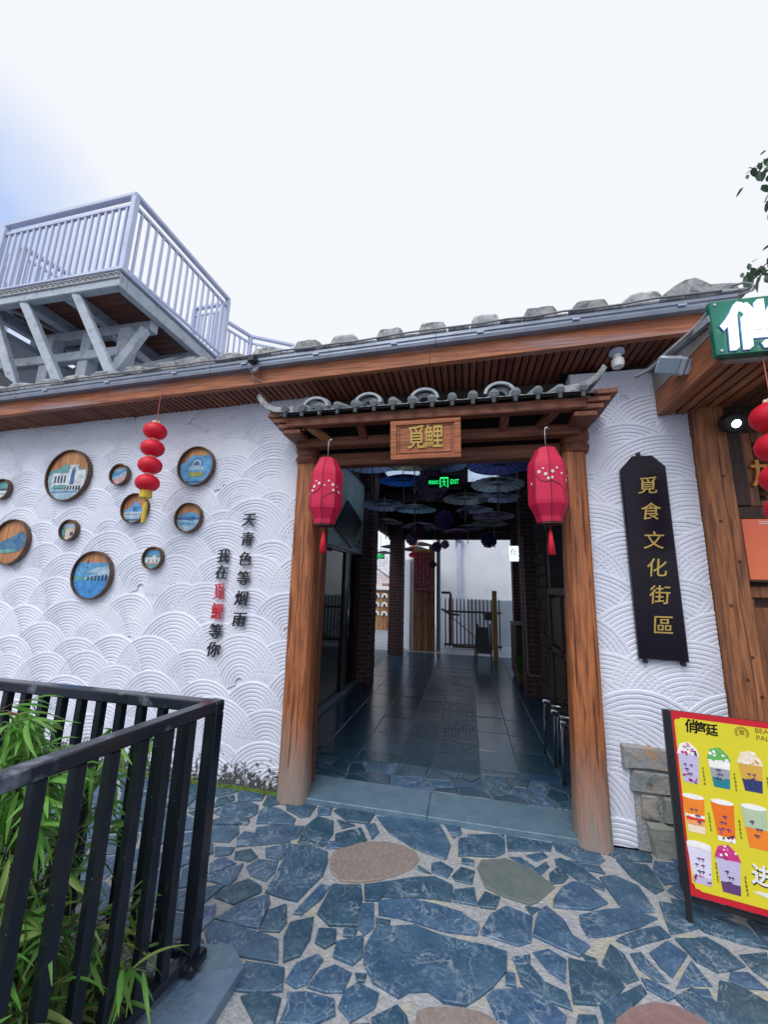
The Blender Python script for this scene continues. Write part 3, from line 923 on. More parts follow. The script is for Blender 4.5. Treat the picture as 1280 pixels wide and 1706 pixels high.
# ------------------------------------------------------------------ main eave and tiled roof
def ez(x): return 3.165 + 0.0285 * (x + 0.33)        # bottom of the fascia board
EX0, EX1 = -7.5, 1.74
roof = thing('tiled_roof', 'old grey tiled roof with weathered fascia board above the white wall and gateway', 'roof', (-2.5, 3.2, 3.2))
def sheet(x0, x1, y, z0f, z1f, t, name, m, n=1, bev=.004):
    mb = MB()
    for i in range(n):
        a, c = x0 + (x1 - x0) * i / n, x0 + (x1 - x0) * (i + 1) / n - (.003 if n > 1 else 0)
        vs = [(a, y, z0f(a)), (c, y, z0f(c)), (c, y, z1f(c)), (a, y, z1f(a)), (a, y + t, z0f(a)), (c, y + t, z0f(c)), (c, y + t, z1f(c)), (a, y + t, z1f(a))]
        mb.add(vs, [(0, 1, 2, 3), (5, 4, 7, 6), (0, 4, 5, 1), (3, 2, 6, 7), (0, 3, 7, 4), (1, 5, 6, 2)])
    return obj(name, mb, m, roof)
edges = [-7.5, -5.1, -3.35, -1.70, -.25, EX1]
for a, c in zip(edges, edges[1:]):
    sheet(a + .0015, c - .0015, 2.62, ez, lambda x: ez(x) + .165, .05, 'fascia_board', W_FASCIA)
for a, c in zip([-7.5, -4.2, -2.1, -.2], [-4.2, -2.1, -.2, EX1]):
    gb = MB()
    P = [(0, .125), (-.045, .128), (-.052, .150), (-.046, .154), (-.046, .172), (-.056, .176), (-.056, .20), (-.03, .212), (0, .212)]
    vs = [(x, 2.617 + p, ez(x) + q) for x in (a + .002, c - .002) for p, q in P]
    k = len(P)
    gb.add(vs, [(i, (i + 1) % k, (i + 1) % k + k, i + k) for i in range(k)] + [tuple(range(k))[::-1], tuple(range(k, 2 * k))])
    gt = obj('gutter', gb, GUTTER, roof)
    cb = MB()
    for q in range(3):
        x = a + (c - a) * (q + .5) / 3
        cb.bbox(x - .025, x + .025, 2.553, 2.568, ez(x) + .158, ez(x) + .170, .003)
    obj('gutter_clip', cb, STEEL_P, gt)
# soffit slats, each one a board running back to the wall
smb = MB(); smb.bbox(-.021, .021, 0, .60, -.010, .010, .003)
sme = smb.mesh('slat', W_SLAT)
x = -7.45
k = 0
while x < EX1 - .03:
    o = obj('slat', sme, None, roof, loc=Vector((x, 2.675, ez(x) + .012 + rnd(-.002, .002))) - roof.location)
    x += .0545
    k += 1
bk = MB()
vs = [(x, y, ez(x) + .030 + dz) for dz in (0, .02) for x, y in ((-7.5, 2.67), (EX1, 2.67), (EX1, 3.35), (-7.5, 3.35))]
bk.add(vs, [(0, 1, 2, 3), (7, 6, 5, 4), (0, 4, 5, 1), (1, 5, 6, 2), (2, 6, 7, 3), (3, 7, 4, 0)])
obj('soffit_backing', bk, W_DARKX, roof)
# roof slope (a continuous deck under the cover tiles)
dk = MB()
SL = 0.40
def rz(x, y): return ez(x) + .225 + (y - 2.6) * SL
N6 = ((-7.5, 2.575), (EX1, 2.575), (EX1, 3.55), (-1.9, 3.55), (-1.9, 4.6), (-7.5, 4.6))
vs = [(x, y, rz(x, y) + dz) for dz in (-.03, 0) for x, y in N6]
dk.add(vs, [(0, 1, 2, 3), (0, 3, 4, 5), (9, 8, 7, 6), (11, 10, 9, 6), (0, 6, 7, 1), (1, 7, 8, 2), (2, 8, 9, 3), (3, 9, 10, 4), (4, 10, 11, 5), (5, 11, 6, 0)])
vs = [(x, y, (rz(x, 4.6) if y < 5 else rz(x, 4.6) - .65) + dz) for dz in (-.03, 0) for x, y in ((-7.5, 4.603), (-1.9, 4.603), (-1.9, 6.2), (-7.5, 6.2))]
dk.add(vs, [(0, 1, 2, 3), (7, 6, 5, 4), (0, 4, 5, 1), (1, 5, 6, 2), (2, 6, 7, 3), (3, 7, 4, 0)])
obj('roof_deck', dk, RTILE, roof)
# ragged edge of pan tiles over the gutter
pe = MB()
x = -7.4
while x < 1.70:
    w = rnd(.15, .21)
    zz = rz(x, 2.56) + rnd(-.004, .008)
    pe.bbox(x, x + w - .006, 2.545 + rnd(0, .02), 2.80, zz + .001, zz + .018, .004)
    x += w
obj('pan_tile_edge', pe, CONC, roof, kind='stuff')
def hump(x, w, h):
    mb = MB()
    n = 9
    ends = [(2.572 + rnd(0, .015), .80), (2.585, .95), (2.66, 1.0)] + [(2.66 + .22 * i, 1.0 - (.10 if i % 1 == 0 else 0)) for i in range(1, 9 if x < -1.9 else 5)]
    lump = [1 + rnd(-.05, .05) for _ in range(n + 1)]
    vs = []
    for i, (y, s) in enumerate(ends):
        for j in range(n + 1):
            t = PI * j / n
            r = s * (lump[j] if i < 4 else 1)
            vs.append((x - math.cos(t) * w / 2 * (1.06 if i < 3 else 1), y, rz(x, y) + .012 + min(h, h * 1.45 * math.sin(t)) * r))
    k = n + 1
    fs = [(i * k + j, i * k + j + 1, (i + 1) * k + j + 1, (i + 1) * k + j) for i in range(len(ends) - 1) for j in range(n)]
    fs.append(tuple(range(k)))
    mb.add(vs, fs)
    # overlapping tile joints up the slope
    for q in range(1, 8 if x < -1.9 else 4):
        y = 2.66 + .22 * q
        vs = []
        for (yy, s) in ((y - .02, 1.0), (y - .02, 1.07), (y + .015, 1.05)):
            for j in range(n + 1):
                t = PI * j / n
                vs.append((x - math.cos(t) * w / 2 * s, yy, rz(x, yy) + .010 + min(h, h * 1.18 * math.sin(t)) * s))
        mb.add(vs, [(i * k + j, i * k + j + 1, (i + 1) * k + j + 1, (i + 1) * k + j) for i in range(2) for j in range(n)])
    return obj('cover_tile', mb, CONC, roof, 50)
hx = [1.214, .879, .546, .161, -.226, -.553, -.932, -1.25]
x = -1.6
while x > -7.4:
    hx.append(x + rnd(-.02, .02))
    x -= .33
for x in hx:
    hump(x, .205 + rnd(-.015, .015), .092 if x > -1.4 else .075)
# verge ridge at the right end of the eave
vb = MB()
P = [(1.30, 0.0), (1.33, .035), (1.39, .085), (1.46, .120), (1.52, .125), (1.56, .095), (1.60, .060), (1.70, .050), (1.75, .04), (1.75, 0.0)]
pr = [(x, rz(x, 2.6) + .012 + z) for x, z in P]
vs = [(x, 2.57, z) for x, z in pr] + [(x, 2.61, z + .012) for x, z in pr] + [(x, 3.55, z + .95 * SL) for x, z in pr]
k = len(P)
vb.add(vs, [tuple(range(k))] + [(r * k + i, r * k + i + 1, (r + 1) * k + i + 1, (r + 1) * k + i) for r in range(2) for i in range(k - 1)])
obj('verge_tile', vb, CONC, roof, 50)
cab = MB()
pts = []
x = -5.2
while x < 1.8:
    pts.append((x, 2.545, ez(x) + .222 + rnd(-.006, .010)))
    x += .19
cab.tube(pts, .007, 6)
cab.tube([(1.70, 2.55, 3.47), (1.76, 2.54, 3.475), (1.80, 2.53, 3.45), (1.79, 2.52, 3.40), (1.70, 2.5, 3.36)], .007, 6)
obj('roof_cable', cab, mat('grey_cable', (.20, .20, .24), None, 5, .5), roof, True)
# ------------------------------------------------------------------ roof terrace
TZ = 5.05
tr = thing('roof_terrace', 'pale timber viewing platform propped on struts above the tiled roof', 'terrace', (-4.9, 4.0, 3.6))
TX0, TX1, TY0, TY1 = -6.1, -3.89, 3.10, 4.98
b = MB()
b.bbox(TX0, TX1, TY0, TY0 + .10, TZ - .20, TZ - .03, .008); obj('edge_beam', b, BEAM_P, tr)
b = MB(); b.bbox(TX1 - .10, TX1, TY0 + .102, TY1 + .6, TZ - .20, TZ - .03, .008); obj('edge_beam', b, BEAM_P, tr)
b = MB(); b.bbox(TX0, TX0 + .1, TY0 + .102, TY1, TZ - .20, TZ - .03, .008); obj('edge_beam', b, BEAM_P, tr)
for x in (-5.42, -4.75):
    b = MB(); b.bbox(x - .06, x + .06, TY0 + .102, TY1, TZ - .19, TZ - .045, .006); obj('joist', b, BEAM_P, tr)
for y in (3.75, 4.45):
    b = MB(); b.bbox(TX0 + .1, TX1 - .1, y - .06, y + .06, TZ - .33, TZ - .192, .006); obj('joist', b, BEAM_P, tr)
y = TY0 + .102
while y < TY1:
    b = MB(); b.bbox(TX0 + .102, TX1 - .102, y, y + .108, TZ - .040, TZ - .012, .003); obj('deck_plank', b, W_TERR, tr)
    y += .113
b = MB()      # white sheet and coping along the front and right edges
b.bbox(TX0, TX1 + .03, TY0 - .03, TY0 + .12, TZ - .008, TZ + .022, .006)
b.bbox(TX1 - .12, TX1 + .03, TY0 + .122, TY1 + .6, TZ - .008, TZ + .022, .006)
obj('coping', b, STEEL_P, tr)
sc = MB()     # scalloped metal trim hanging on the front edge
x = TX0
while x < TX1 - .02:
    r = .036
    pts = [(x + r + r * math.cos(PI + PI * q / 7), TY0 - .012, TZ - .045 + (r * 1.25) * math.sin(PI + PI * q / 7) * -1 - .04) for q in range(8)]
    sc.tube(pts, .0055, 5)
    x += 2 * r + .008
sc.bbox(TX0, TX1, TY0 - .018, TY0 - .002, TZ - .032, TZ - .018, .003)
sc.bbox(TX0, TX1, TY0 - .018, TY0 - .002, TZ - .098, TZ - .085, .003)
obj('scalloped_trim', sc, mat('trim_metal', (.52, .54, .60), (.30, .29, .30), 20, .5), tr)
for a, c in [((-4.55, 3.16, 4.86), (-3.98, 3.30, 3.80)), ((-5.35, 3.16, 4.86), (-4.72, 3.30, 3.75)), ((-4.15, 4.45, 4.80), (-4.30, 3.35, 3.85)), ((-4.95, 4.45, 4.80), (-4.78, 3.40, 3.8)),
             ((-3.98, 4.55, 4.86), (-4.02, 3.55, 3.95)), ((-5.9, 3.16, 4.86), (-5.4, 3.30, 3.75)), ((-4.62, 3.75, 4.75), (-4.0, 4.5, 4.2)), ((-5.9, 4.4, 4.8), (-5.4, 3.5, 3.8)), ((-5.65, 3.95, 5.4 - .6), (-4.35, 3.95, 4.38)), ((-3.98, 3.62, 4.66), (-4.28, 3.5, 3.95))]:
    b = MB(); b.bar(a, c, .095, .10, bev=.008); obj('strut', b, BEAM_P, tr)
for x, y in ((-4.28, 3.66), (-4.86, 3.66), (-5.5, 3.66), (-4.28, 4.6), (-5.5, 4.6)):
    b = MB(); b.bbox(x - .08, x + .08, y - .08, y + .08, 3.75, TZ - .34, .008); obj('post', b, BEAM_P, tr)
b = MB(); b.bbox(-6.4, -4.3, 3.56, 3.66, 4.30, 4.43, .008); obj('tie_beam', b, BEAM_P, tr)

def railing(label, pts, z0, h, gap=.105, loc=None, group='pale steel railings of the roof terrace'):
    """railing run along ground points: posts at the corners, two top rails, balusters"""
    t = thing('terrace_railing', label, 'railing', (pts[0][0], pts[0][1], z0), group)
    for (ax, ay), (bx, by) in zip(pts, pts[1:]):
        d = math.hypot(bx - ax, by - ay)
        ux, uy = (bx - ax) / d, (by - ay) / d
        b = MB(); b.bar((ax - ux * .02, ay - uy * .02, z0 + h), (bx + ux * .02, by + uy * .02, z0 + h), .07, .05, bev=.006); obj('top_rail', b, STEEL_P, t)
        b = MB(); b.bar((ax + ux * .036, ay + uy * .036, z0 + h - .14), (bx - ux * .036, by - uy * .036, z0 + h - .14), .035, .035); obj('middle_rail', b, STEEL_P, t)
        b = MB(); b.bar((ax + ux * .036, ay + uy * .036, z0 + .07), (bx - ux * .036, by - uy * .036, z0 + .07), .035, .035); obj('bottom_rail', b, STEEL_P, t)
        n = max(1, int(d / gap))
        pm = MB(); pm.box(-.013, .013, -.013, .013, z0 + .088, z0 + h - .158)
        me = None
        for i in range(1, n):
            x, y = ax + ux * d * i / n, ay + uy * d * i / n
            if me is None:
                q = MB(); q.box(-.013, .013, -.013, .013, .088, h - .158)
                me = q.mesh('baluster', STEEL_P)
            o = obj('baluster', me, None, t, loc=(x - pts[0][0], y - pts[0][1], 0))
    for i, (x, y) in enumerate(pts):
        b = MB(); b.bbox(x - .034, x + .034, y - .034, y + .034, z0 + .024, z0 + h - .027, .005); obj('post', b, STEEL_P, t)
    return t
railing('pale steel railing round the front corner of the propped roof platform', [(-6.02, 3.16), (-3.91, 3.13), (-3.83, 4.90)], TZ, 1.10)
railing('short pale railing set back at the right end of the roof platform', [(-4.50, 4.96), (-3.95, 4.94)], TZ, 1.06, .075)
railing('long low railing running back beyond the right end of the platform', [(-4.2, 5.36), (-3.98, 5.85), (-3.29, 6.25)], TZ, 1.10, .10)
railing('diagonal inner railing seen through the left bars of the platform', [(-5.90, 3.32), (-5.62, 4.2), (-6.3, 4.35)], TZ - .12, 1.02, .10)
railing('curved pale railing at the far left behind the platform', [(-6.35, 3.40), (-6.75, 3.55), (-7.3, 4.1)], TZ - .25, 1.22, .11)
b = MB(); b.bbox(-5.4, -3.0, 5.02, 7.4, TZ - .10, TZ, .01)
b.bbox(-7.8, -6.12, 3.30, 6.0, TZ - .33, TZ - .24, .01)
b.bbox(-6.1, -5.5, 5.02, 7.0, TZ - .22, TZ - .10, .01)
b.bbox(-3.3, -3.1, 6.9, 7.1, 3.4, TZ - .11, .01)
b.bbox(-7.6, -7.45, 5.7, 5.85, 2.9, TZ - .34, .01)
b.bbox(-5.2, -5.05, 6.9, 7.05, 3.4, TZ - .11, .01)
b.bbox(-5.9, -5.75, 6.7, 6.85, 2.9, TZ - .23, .01)
one('upper_deck', b, BEAM_P, 'pale upper walkway slabs behind the propped platform', 'terrace')
# dark tensioned awning edge under the platform at the far left
b = MB(); b.bar((-6.4, 3.22, 4.55), (-5.35, 3.22, 3.72), .05, .12)
b.add([(-6.6, 3.24, 3.6), (-5.4, 3.24, 3.62), (-6.5, 3.24, 4.45), (-6.6, 3.30, 3.6), (-5.4, 3.30, 3.62), (-6.5, 3.30, 4.45)], [(0, 1, 2), (5, 4, 3), (0, 3, 4, 1), (1, 4, 5, 2), (2, 5, 3, 0)])
one('dark_awning', b, mat('dark_awning_cloth', (.02, .025, .04), None, 5, .6), 'dark sloping awning under the platform at the far left', 'awning')

# ------------------------------------------------------------------ gateway
gate = thing('gateway', 'timber gateway with log posts and a small tiled canopy at the alley mouth', 'gate', (-.28, 2.9, 0))
def log_post(cx0, cx1, y, r0, r1, z0, z1):
    mb = MB()
    n = 18
    lv = 26
    ph = [rnd(0, 6) for _ in range(4)]
    vs = []
    for i in range(lv + 1):
        t = i / lv
        z = z0 + (z1 - z0) * t
        r = r0 + (r1 - r0) * t
        if t < .12: r *= 1 + .03 * (1 - t / .12)
        for j in range(n):
            a = 2 * PI * j / n
            sq = (abs(math.cos(a)) ** 5 + abs(math.sin(a)) ** 5) ** -.2
            q = r * sq * (1 + .02 * math.sin(3 * a + ph[0] + t * 2) + .02 * math.sin(2 * a + ph[1] - t * 3) + .012 * math.sin(7 * a + ph[2]) + rnd(-.008, .008))
            vs.append((cx0 + (cx1 - cx0) * t + q * math.cos(a), y + q * math.sin(a), z))
    fs = [(i * n + j, i * n + (j + 1) % n, (i + 1) * n + (j + 1) % n, (i + 1) * n + j) for i in range(lv) for j in range(n)]
    fs.append(tuple(lv * n + j for j in range(n)))
    return mb.add(vs, fs)
obj('post', log_post(-1.240, -1.30, 2.92, .104, .080, 0, 2.50), W_POST, gate, 60)
obj('post', log_post(.735, .775, 2.92, .098, .080, 0, 2.50), W_POST, gate, 60)
for x0, x1 in ((-1.235, -1.168),):
    b = MB(); b.bbox(x0, x1, 2.99, 3.12, .035, 2.60, .006); obj('door_jamb', b, W_JAMB, gate)
for (cx0, cx1, r0, r1, seed) in ((-1.240, -1.30, .104, .080, 1), (.735, .775, .098, .080, 2)):
    rc = random.Random(seed)
    for k in range(7):       # drying cracks in the front of each post
        z0 = rc.uniform(.1, 1.9)
        l = rc.uniform(.25, .6)
        dx = rc.uniform(-.75, .75)
        b = MB()
        pts = []
        for q in range(6):
            z = z0 + l * q / 5
            t = z / 2.5
            r = (r0 + (r1 - r0) * t)
            pts.append((cx0 + (cx1 - cx0) * t + dx * r + rc.uniform(-.003, .003), 2.92 - r * 1.0 + .004, z))
        b.tube(pts, [.0008, .0055, .006, .0055, .004, .0008], 5)
        obj('drying_crack', b, W_JAMB, gate)
# turned capitals
for cx in (-1.305, .79):
    b = MB()
    b.lathe([(.085, 2.50), (.095, 2.52), (.10, 2.55), (.088, 2.565), (.088, 2.58), (.10, 2.60), (.10, 2.66), (.088, 2.70), (.07, 2.72)], (cx, 2.90, 0), 14)
    obj('capital', b, W_BEAM, gate, 40)
for (y, z0, z1, d, nm) in ((2.76, 2.605, 2.685, .09, 'tie_beam'), (2.91, 2.49, 2.60, .10, 'lintel'), (2.57, 2.705, 2.785, .07, 'eave_beam')):
    b = MB(); b.bbox(-1.36 if nm != 'lintel' else -1.22, .80 if nm != 'lintel' else .70, y, y + d, z0, z1, .008); obj(nm, b, W_BEAM, gate)
b = MB(); b.bbox(-1.295, .795, 3.02, 3.045, 2.603, 3.14, .003); obj('added_shade_panel', b, W_DARKX, gate)  # added dark sheet standing in for the shaded open void over the lintel
b = MB(); b.bbox(-1.35, .80, 2.87, 2.935, 2.72, 2.84, .006); obj('wall_plate', b, W_DARKX, gate)
for x in (-1.20, -.78, .28, .62):
    b = MB()
    yy = .03 if x in (-1.20, .62) else 0
    b.bar((x, 2.63, 2.735), (x + (.12 if x < -1 else (-.10 if x > .5 else 0)), 2.80, 2.66), .06, .055, bev=.006); obj('bracket', b, wood('pale_bracket_wood', (.42, .19, .075), (.30, .12, .045), 'y') if x == -1.20 else W_BEAMY, gate)
# stepped corbels climbing outwards to the tips
for sgn, bx in ((-1, -1.32), (1, .79)):
    for i in range(4):
        b = MB()
        x = bx + sgn * (.02 + .040 * i)
        b.bbox(min(x - sgn * .09, x + sgn * .055), max(x - sgn * .09, x + sgn * .055), 2.59 - .012 * i, 2.93, 2.655 + .044 * i, 2.695 + .044 * i, .006)
        obj('corbel', b, W_BEAMY, gate)
# canopy roof: pan boards, barrel tiles with round ends
FY, FZ, BY, BZ = 2.535, 2.800, 3.02, 2.985
def cz_(y): return FZ + (BZ - FZ) * (y - FY) / (BY - FY)
b = MB()
vs = [(x, y, cz_(y) + dz) for dz in (-.012, .004) for x, y in ((-1.40, FY), (.86, FY), (.86, BY), (-1.40, BY))]
b.add(vs, [(0, 1, 2, 3), (7, 6, 5, 4), (0, 4, 5, 1), (1, 5, 6, 2), (2, 6, 7, 3), (3, 7, 4, 0)])
obj('roof_board', b, W_DARKX, gate)
tx = [-1.345 + .1405 * i for i in range(16)]
for i in range(15):
    b = MB()
    x0, x1 = tx[i] + .012, tx[i + 1] - .012
    vs = []
    for y, dz in ((FY - .02, 0), (BY, 0)):
        for q in range(7):
            t = q / 6
            vs.append((x0 + (x1 - x0) * t, y, cz_(y) + .022 - .014 * math.sin(PI * t)))
        for q in range(7):
            t = 1 - q / 6
            vs.append((x0 + (x1 - x0) * t, y, cz_(y) + .006))
    k = 14
    b.add(vs, [(j, (j + 1) % k, (j + 1) % k + k, j + k) for j in range(k)] + [tuple(range(k))[::-1], tuple(range(k, 2 * k))])
    obj('pan_tile', b, RTILE, gate, 40)
for i, x in enumerate(tx):
    b = MB()
    y0 = FY - .035 + rnd(-.008, .008)
    segs = []
    r = .032 + rnd(-.002, .002)
    yy = y0
    while yy < BY - .02:
        ln = .17
        p = (BZ - FZ) / (BY - FY)
        b.tube([(x, yy, cz_(yy) + .030), (x, yy + ln, cz_(yy + ln) + .030)], [r, r * .93], 12)
        yy += ln - .008
    o = obj('barrel_tile', b, RTILE, gate, 50)
    e = MB(); e.tube([(x, y0 - .004, cz_(y0) + .030), (x, y0 - .0005, cz_(y0) + .030)], r * .84, 12)
    e.tube([(x + rnd(-.003, .003), y0 + .01, cz_(y0) + .0), (x, y0 + .012, cz_(y0) - .030)], .014, 6)
    obj('tile_face', e, RTILE_D, o)
# upturned horn at each end
def horn(sgn, x0):
    b = MB()
    pth = [(0, 0), (.08, .003), (.16, .016), (.22, .042), (.27, .082), (.305, .125), (.322, .155)]
    vs = []
    for i, (dx, dz) in enumerate(pth):
        t = i / (len(pth) - 1)
        wd = .20 * (1 - t) ** .7 + .05
        th = .048 * (1 - .35 * t)
        x = x0 + sgn * dx
        z = 2.805 + dz
        nx_ = -sgn * (.8 * t)
        for (yy, hh) in ((0, 0), (wd, 0), (wd, 1), (0, 1)):
            vs.append((x + nx_ * th * hh, FY - .01 + yy, z + th * hh * (1 - .25 * t)))
    fs = [(i * 4 + j, i * 4 + (j + 1) % 4, (i + 1) * 4 + (j + 1) % 4, (i + 1) * 4 + j) for i in range(len(pth) - 1) for j in range(4)]
    n = len(pth) - 1
    fs += [(3, 2, 1, 0), (n * 4, n * 4 + 1, n * 4 + 2, n * 4 + 3)]
    b.add(vs, fs)
    return obj('upturned_horn', b, CONC, gate, 40)
horn(-1, -1.29); horn(1, .60)
# half-moon shells standing on the canopy
for x in (-1.13, -.71, -.285, .245):
    b = MB()
    y = FY + .035
    for (ra, rb, ya, yb) in ((.108, .086, 0, .07),):
        n = 16
        vs = []
        for yy in (y + ya, y + yb):
            for r in (ra, rb):
                for j in range(n + 1):
                    t = PI * j / n
                    vs.append((x - r * math.cos(t), yy, cz_(yy) + .045 + r * .80 * math.sin(t)))
        k = n + 1
        fs = []
        for j in range(n):
            fs += [(j, j + 1, k + j + 1, k + j), (2 * k + j, 3 * k + j, 3 * k + j + 1, 2 * k + j + 1), (j, 2 * k + j, 2 * k + j + 1, j + 1), (k + j, k + j + 1, 3 * k + j + 1, 3 * k + j)]
        b.add(vs, fs)
    o = obj('half_moon_shell', b, mat('shell_rim', (.34, .38, .44), (.22, .26, .31), 10, .6) if x < -1 else bpy.data.materials['shell_rim'], gate, 40)
    e = MB()
    n = 12
    vs = []
    for r in (.085, .045):
        for j in range(n + 1):
            t = PI * j / n
            vs.append((x - r * math.cos(t), y + .045, cz_(y) + .045 + r * .80 * math.sin(t)))
    k = n + 1
    vs += [(a, c + .014, d) for a, c, d in vs]
    e.add(vs, [(j, j + 1, k + j + 1, k + j) for j in range(n)] + [(2 * k + j, 3 * k + j, 3 * k + j + 1, 2 * k + j + 1) for j in range(n)] + [(k + j, k + j + 1, 3 * k + j + 1, 3 * k + j) for j in range(n)])
    obj('shell_panel', e, RTILE, o, 30)
    e = MB(); e.tube([(x + .055, y - .002, cz_(y) + .03), (x + .055, y - .002, cz_(y) + .10)], .004, 5)
    obj('shell_wire', e, BLACK, o)

# ------------------------------------------------------------------ gate plaque
PX, PZ, PY = -.275, 2.545, 2.575
pl = thing('name_plaque', 'carved reddish wooden plaque with two gold characters over the gateway', 'plaque', (PX, PY, PZ))
Mp = Matrix.Translation((PX, PY, PZ)) @ Matrix.Rotation(math.radians(9), 4, 'X')
b = MB(); b.bbox(-.245, .245, 0, .025, -.135, .135, .004, M=Mp); obj('board', b, W_PLAQUE, pl)
b = MB()
for (a0, a1, c0, c1) in ((-.25, .25, .108, .140), (-.25, .25, -.140, -.108), (-.25, -.205, -.1075, .1075), (.205, .25, -.1075, .1075)):
    b.bbox(a0, a1, -.014, -.0005, c0, c1, .005, M=Mp)
obj('frame', b, W_PLAQUE, pl)
b = MB()
for (a0, a1, c0, c1) in ((-.185, .185, .092, .096), (-.185, .185, -.096, -.092), (-.187, -.183, -.0915, .0915), (.183, .187, -.0915, .0915)):
    b.box(a0, a1, -.004, -.0005, c0, c1, M=Mp)
obj('inner_line', b, W_JAMB, pl)
for ch, dx in (('覓', -.062), ('鯉', .062)):
    text('character', ch, .158, GOLD, pl, (0, 0, 0), .004, .001, M=Mp @ Matrix.Translation((dx, -.006, .004)) @ FACE @ Matrix.Diagonal((.86, 1.12, 1, 1)))
    
# text() adds loc - parent location; undo for matrices that already hold world positions
for o in pl.children:
    if o.name.startswith('character'):
        pass

# ------------------------------------------------------------------ the two gate lanterns
def gate_lantern(loc, rz, label, flip=False):
    t = thing('gate_lantern', label, 'lantern', loc, 'pair of red cloth lanterns in the gateway')
    n = 8
    prof = [(.05, 0), (.066, -.010), (.078, -.04), (.114, -.11), (.119, -.14), (.122, -.365), (.119, -.39), (.082, -.465), (.077, -.50)]
    b = MB(); b.lathe(prof, (0, 0, 0), n, close=False)
    obj('shade', b, RED_G, t, False, world=False)
    s = MB()
    for j in range(n):
        a = 2 * PI * j / n
        s.tube([(r * 1.004 * math.cos(a), r * 1.004 * math.sin(a), h) for r, h in prof], .0032, 4)
    obj('seam', s, RED_D, t, False, world=False)
    c = MB(); c.lathe([(.0, -.50), (.073, -.498), (.075, -.512), (.0, -.514)], (0, 0, 0), n); obj('base_ring', c, mat('dark_lantern_base', (.05, .01, .015), None, 5, .6) if 'dark_lantern_base' not in bpy.data.materials else bpy.data.materials['dark_lantern_base'], t, False, world=False)
    c = MB(); c.lathe([(.0, .004), (.05, .004), (.05, -.004), (0, -.004)], (0, 0, 0), n)
    obj('top_cap', c, RED_D, t, False, world=False)
    h = MB(); h.tube([(0, 0, 0), (0, 0, .13), (.006, 0, .15), (.018, 0, .155), (.022, 0, .14)], .004, 6); obj('hook', h, CHROME, t, True, world=False)
    q = MB(); q.tube([(0, 0, -.512), (0, 0, -.56)], .003, 5)
    q.lathe([(.004, -.545), (.010, -.56), (.015, -.60), (.026, -.705), (.0, -.706)], (0, 0, 0), 12); obj('tassel', q, RED_T, t, True, world=False)
    # painted plum twig and blossoms, laid flat on two faces
    for f, (fl, dx) in enumerate(((-PI * .625, 1), (-PI * .375, 1), (-PI * .125, 1), (-PI * .875, 1))):
        ap = .1205 * math.cos(PI / 8) + .0016
        u = Vector((-math.sin(fl), math.cos(fl), 0))
        nrm = Vector((math.cos(fl), math.sin(fl), 0))
        o_ = nrm * ap
        w_ = MB()
        if f in (0, 1):
            tw = [(-.045, -.20), (-.01, -.245), (.03, -.255), (.052, -.25)] if f == 0 else ([(-.052, -.25), (-.02, -.255), (.02, -.275), (.045, -.31), (.03, -.35)])
        elif f == 2:
            tw = [(-.05, -.36), (-.02, -.31), (.01, -.26), (.02, -.22)]
        else:
            tw = [(.05, -.26), (.02, -.30), (.0, -.36)]
        if flip:
            tw = [(-a, c - .03) for a, c in tw]
        w_.tube([o_ + u * a + Vector((0, 0, c)) for a, c in tw], [.0028] * (len(tw) - 1) + [.0012], 5)
        obj('painted_twig', w_, TWIG, t, True, world=False)
        fl_ = MB()
        bl = {0: [(-.02, -.185, 1), (.02, -.205, 1), (.005, -.165, .6), (.035, -.235, .8)], 1: [(-.03, -.19, 1), (.0, -.165, .7), (-.035, -.23, .8), (.03, -.20, .6)], 2: [(.0, -.235, 1), (.02, -.20, .6)], 3: [(.0, -.25, .8)]}[f]
        for (a, c, sz) in bl:
            if flip: a, c = -a, c - .035
            for k in range(5):
                th = 2 * PI * k / 5 + a * 40
                cc = (a + .0066 * sz * math.cos(th), c + .0066 * sz * math.sin(th))
                fl_.prism(circ(.0048 * sz, 7, cc), o_ + nrm * .0003, u, (0, 0, 1), nrm * .0012)
        obj('painted_blossom', fl_, WHITE, t, False, world=False)
    t.rotation_euler = (0, 0, rz)
    return t
gate_lantern((-1.01, 2.60, 2.44), .12, 'red cloth lantern hanging at the left post of the gateway', True)
gate_lantern((.53, 2.60, 2.44), -.05, 'red cloth lantern hanging at the right post of the gateway')

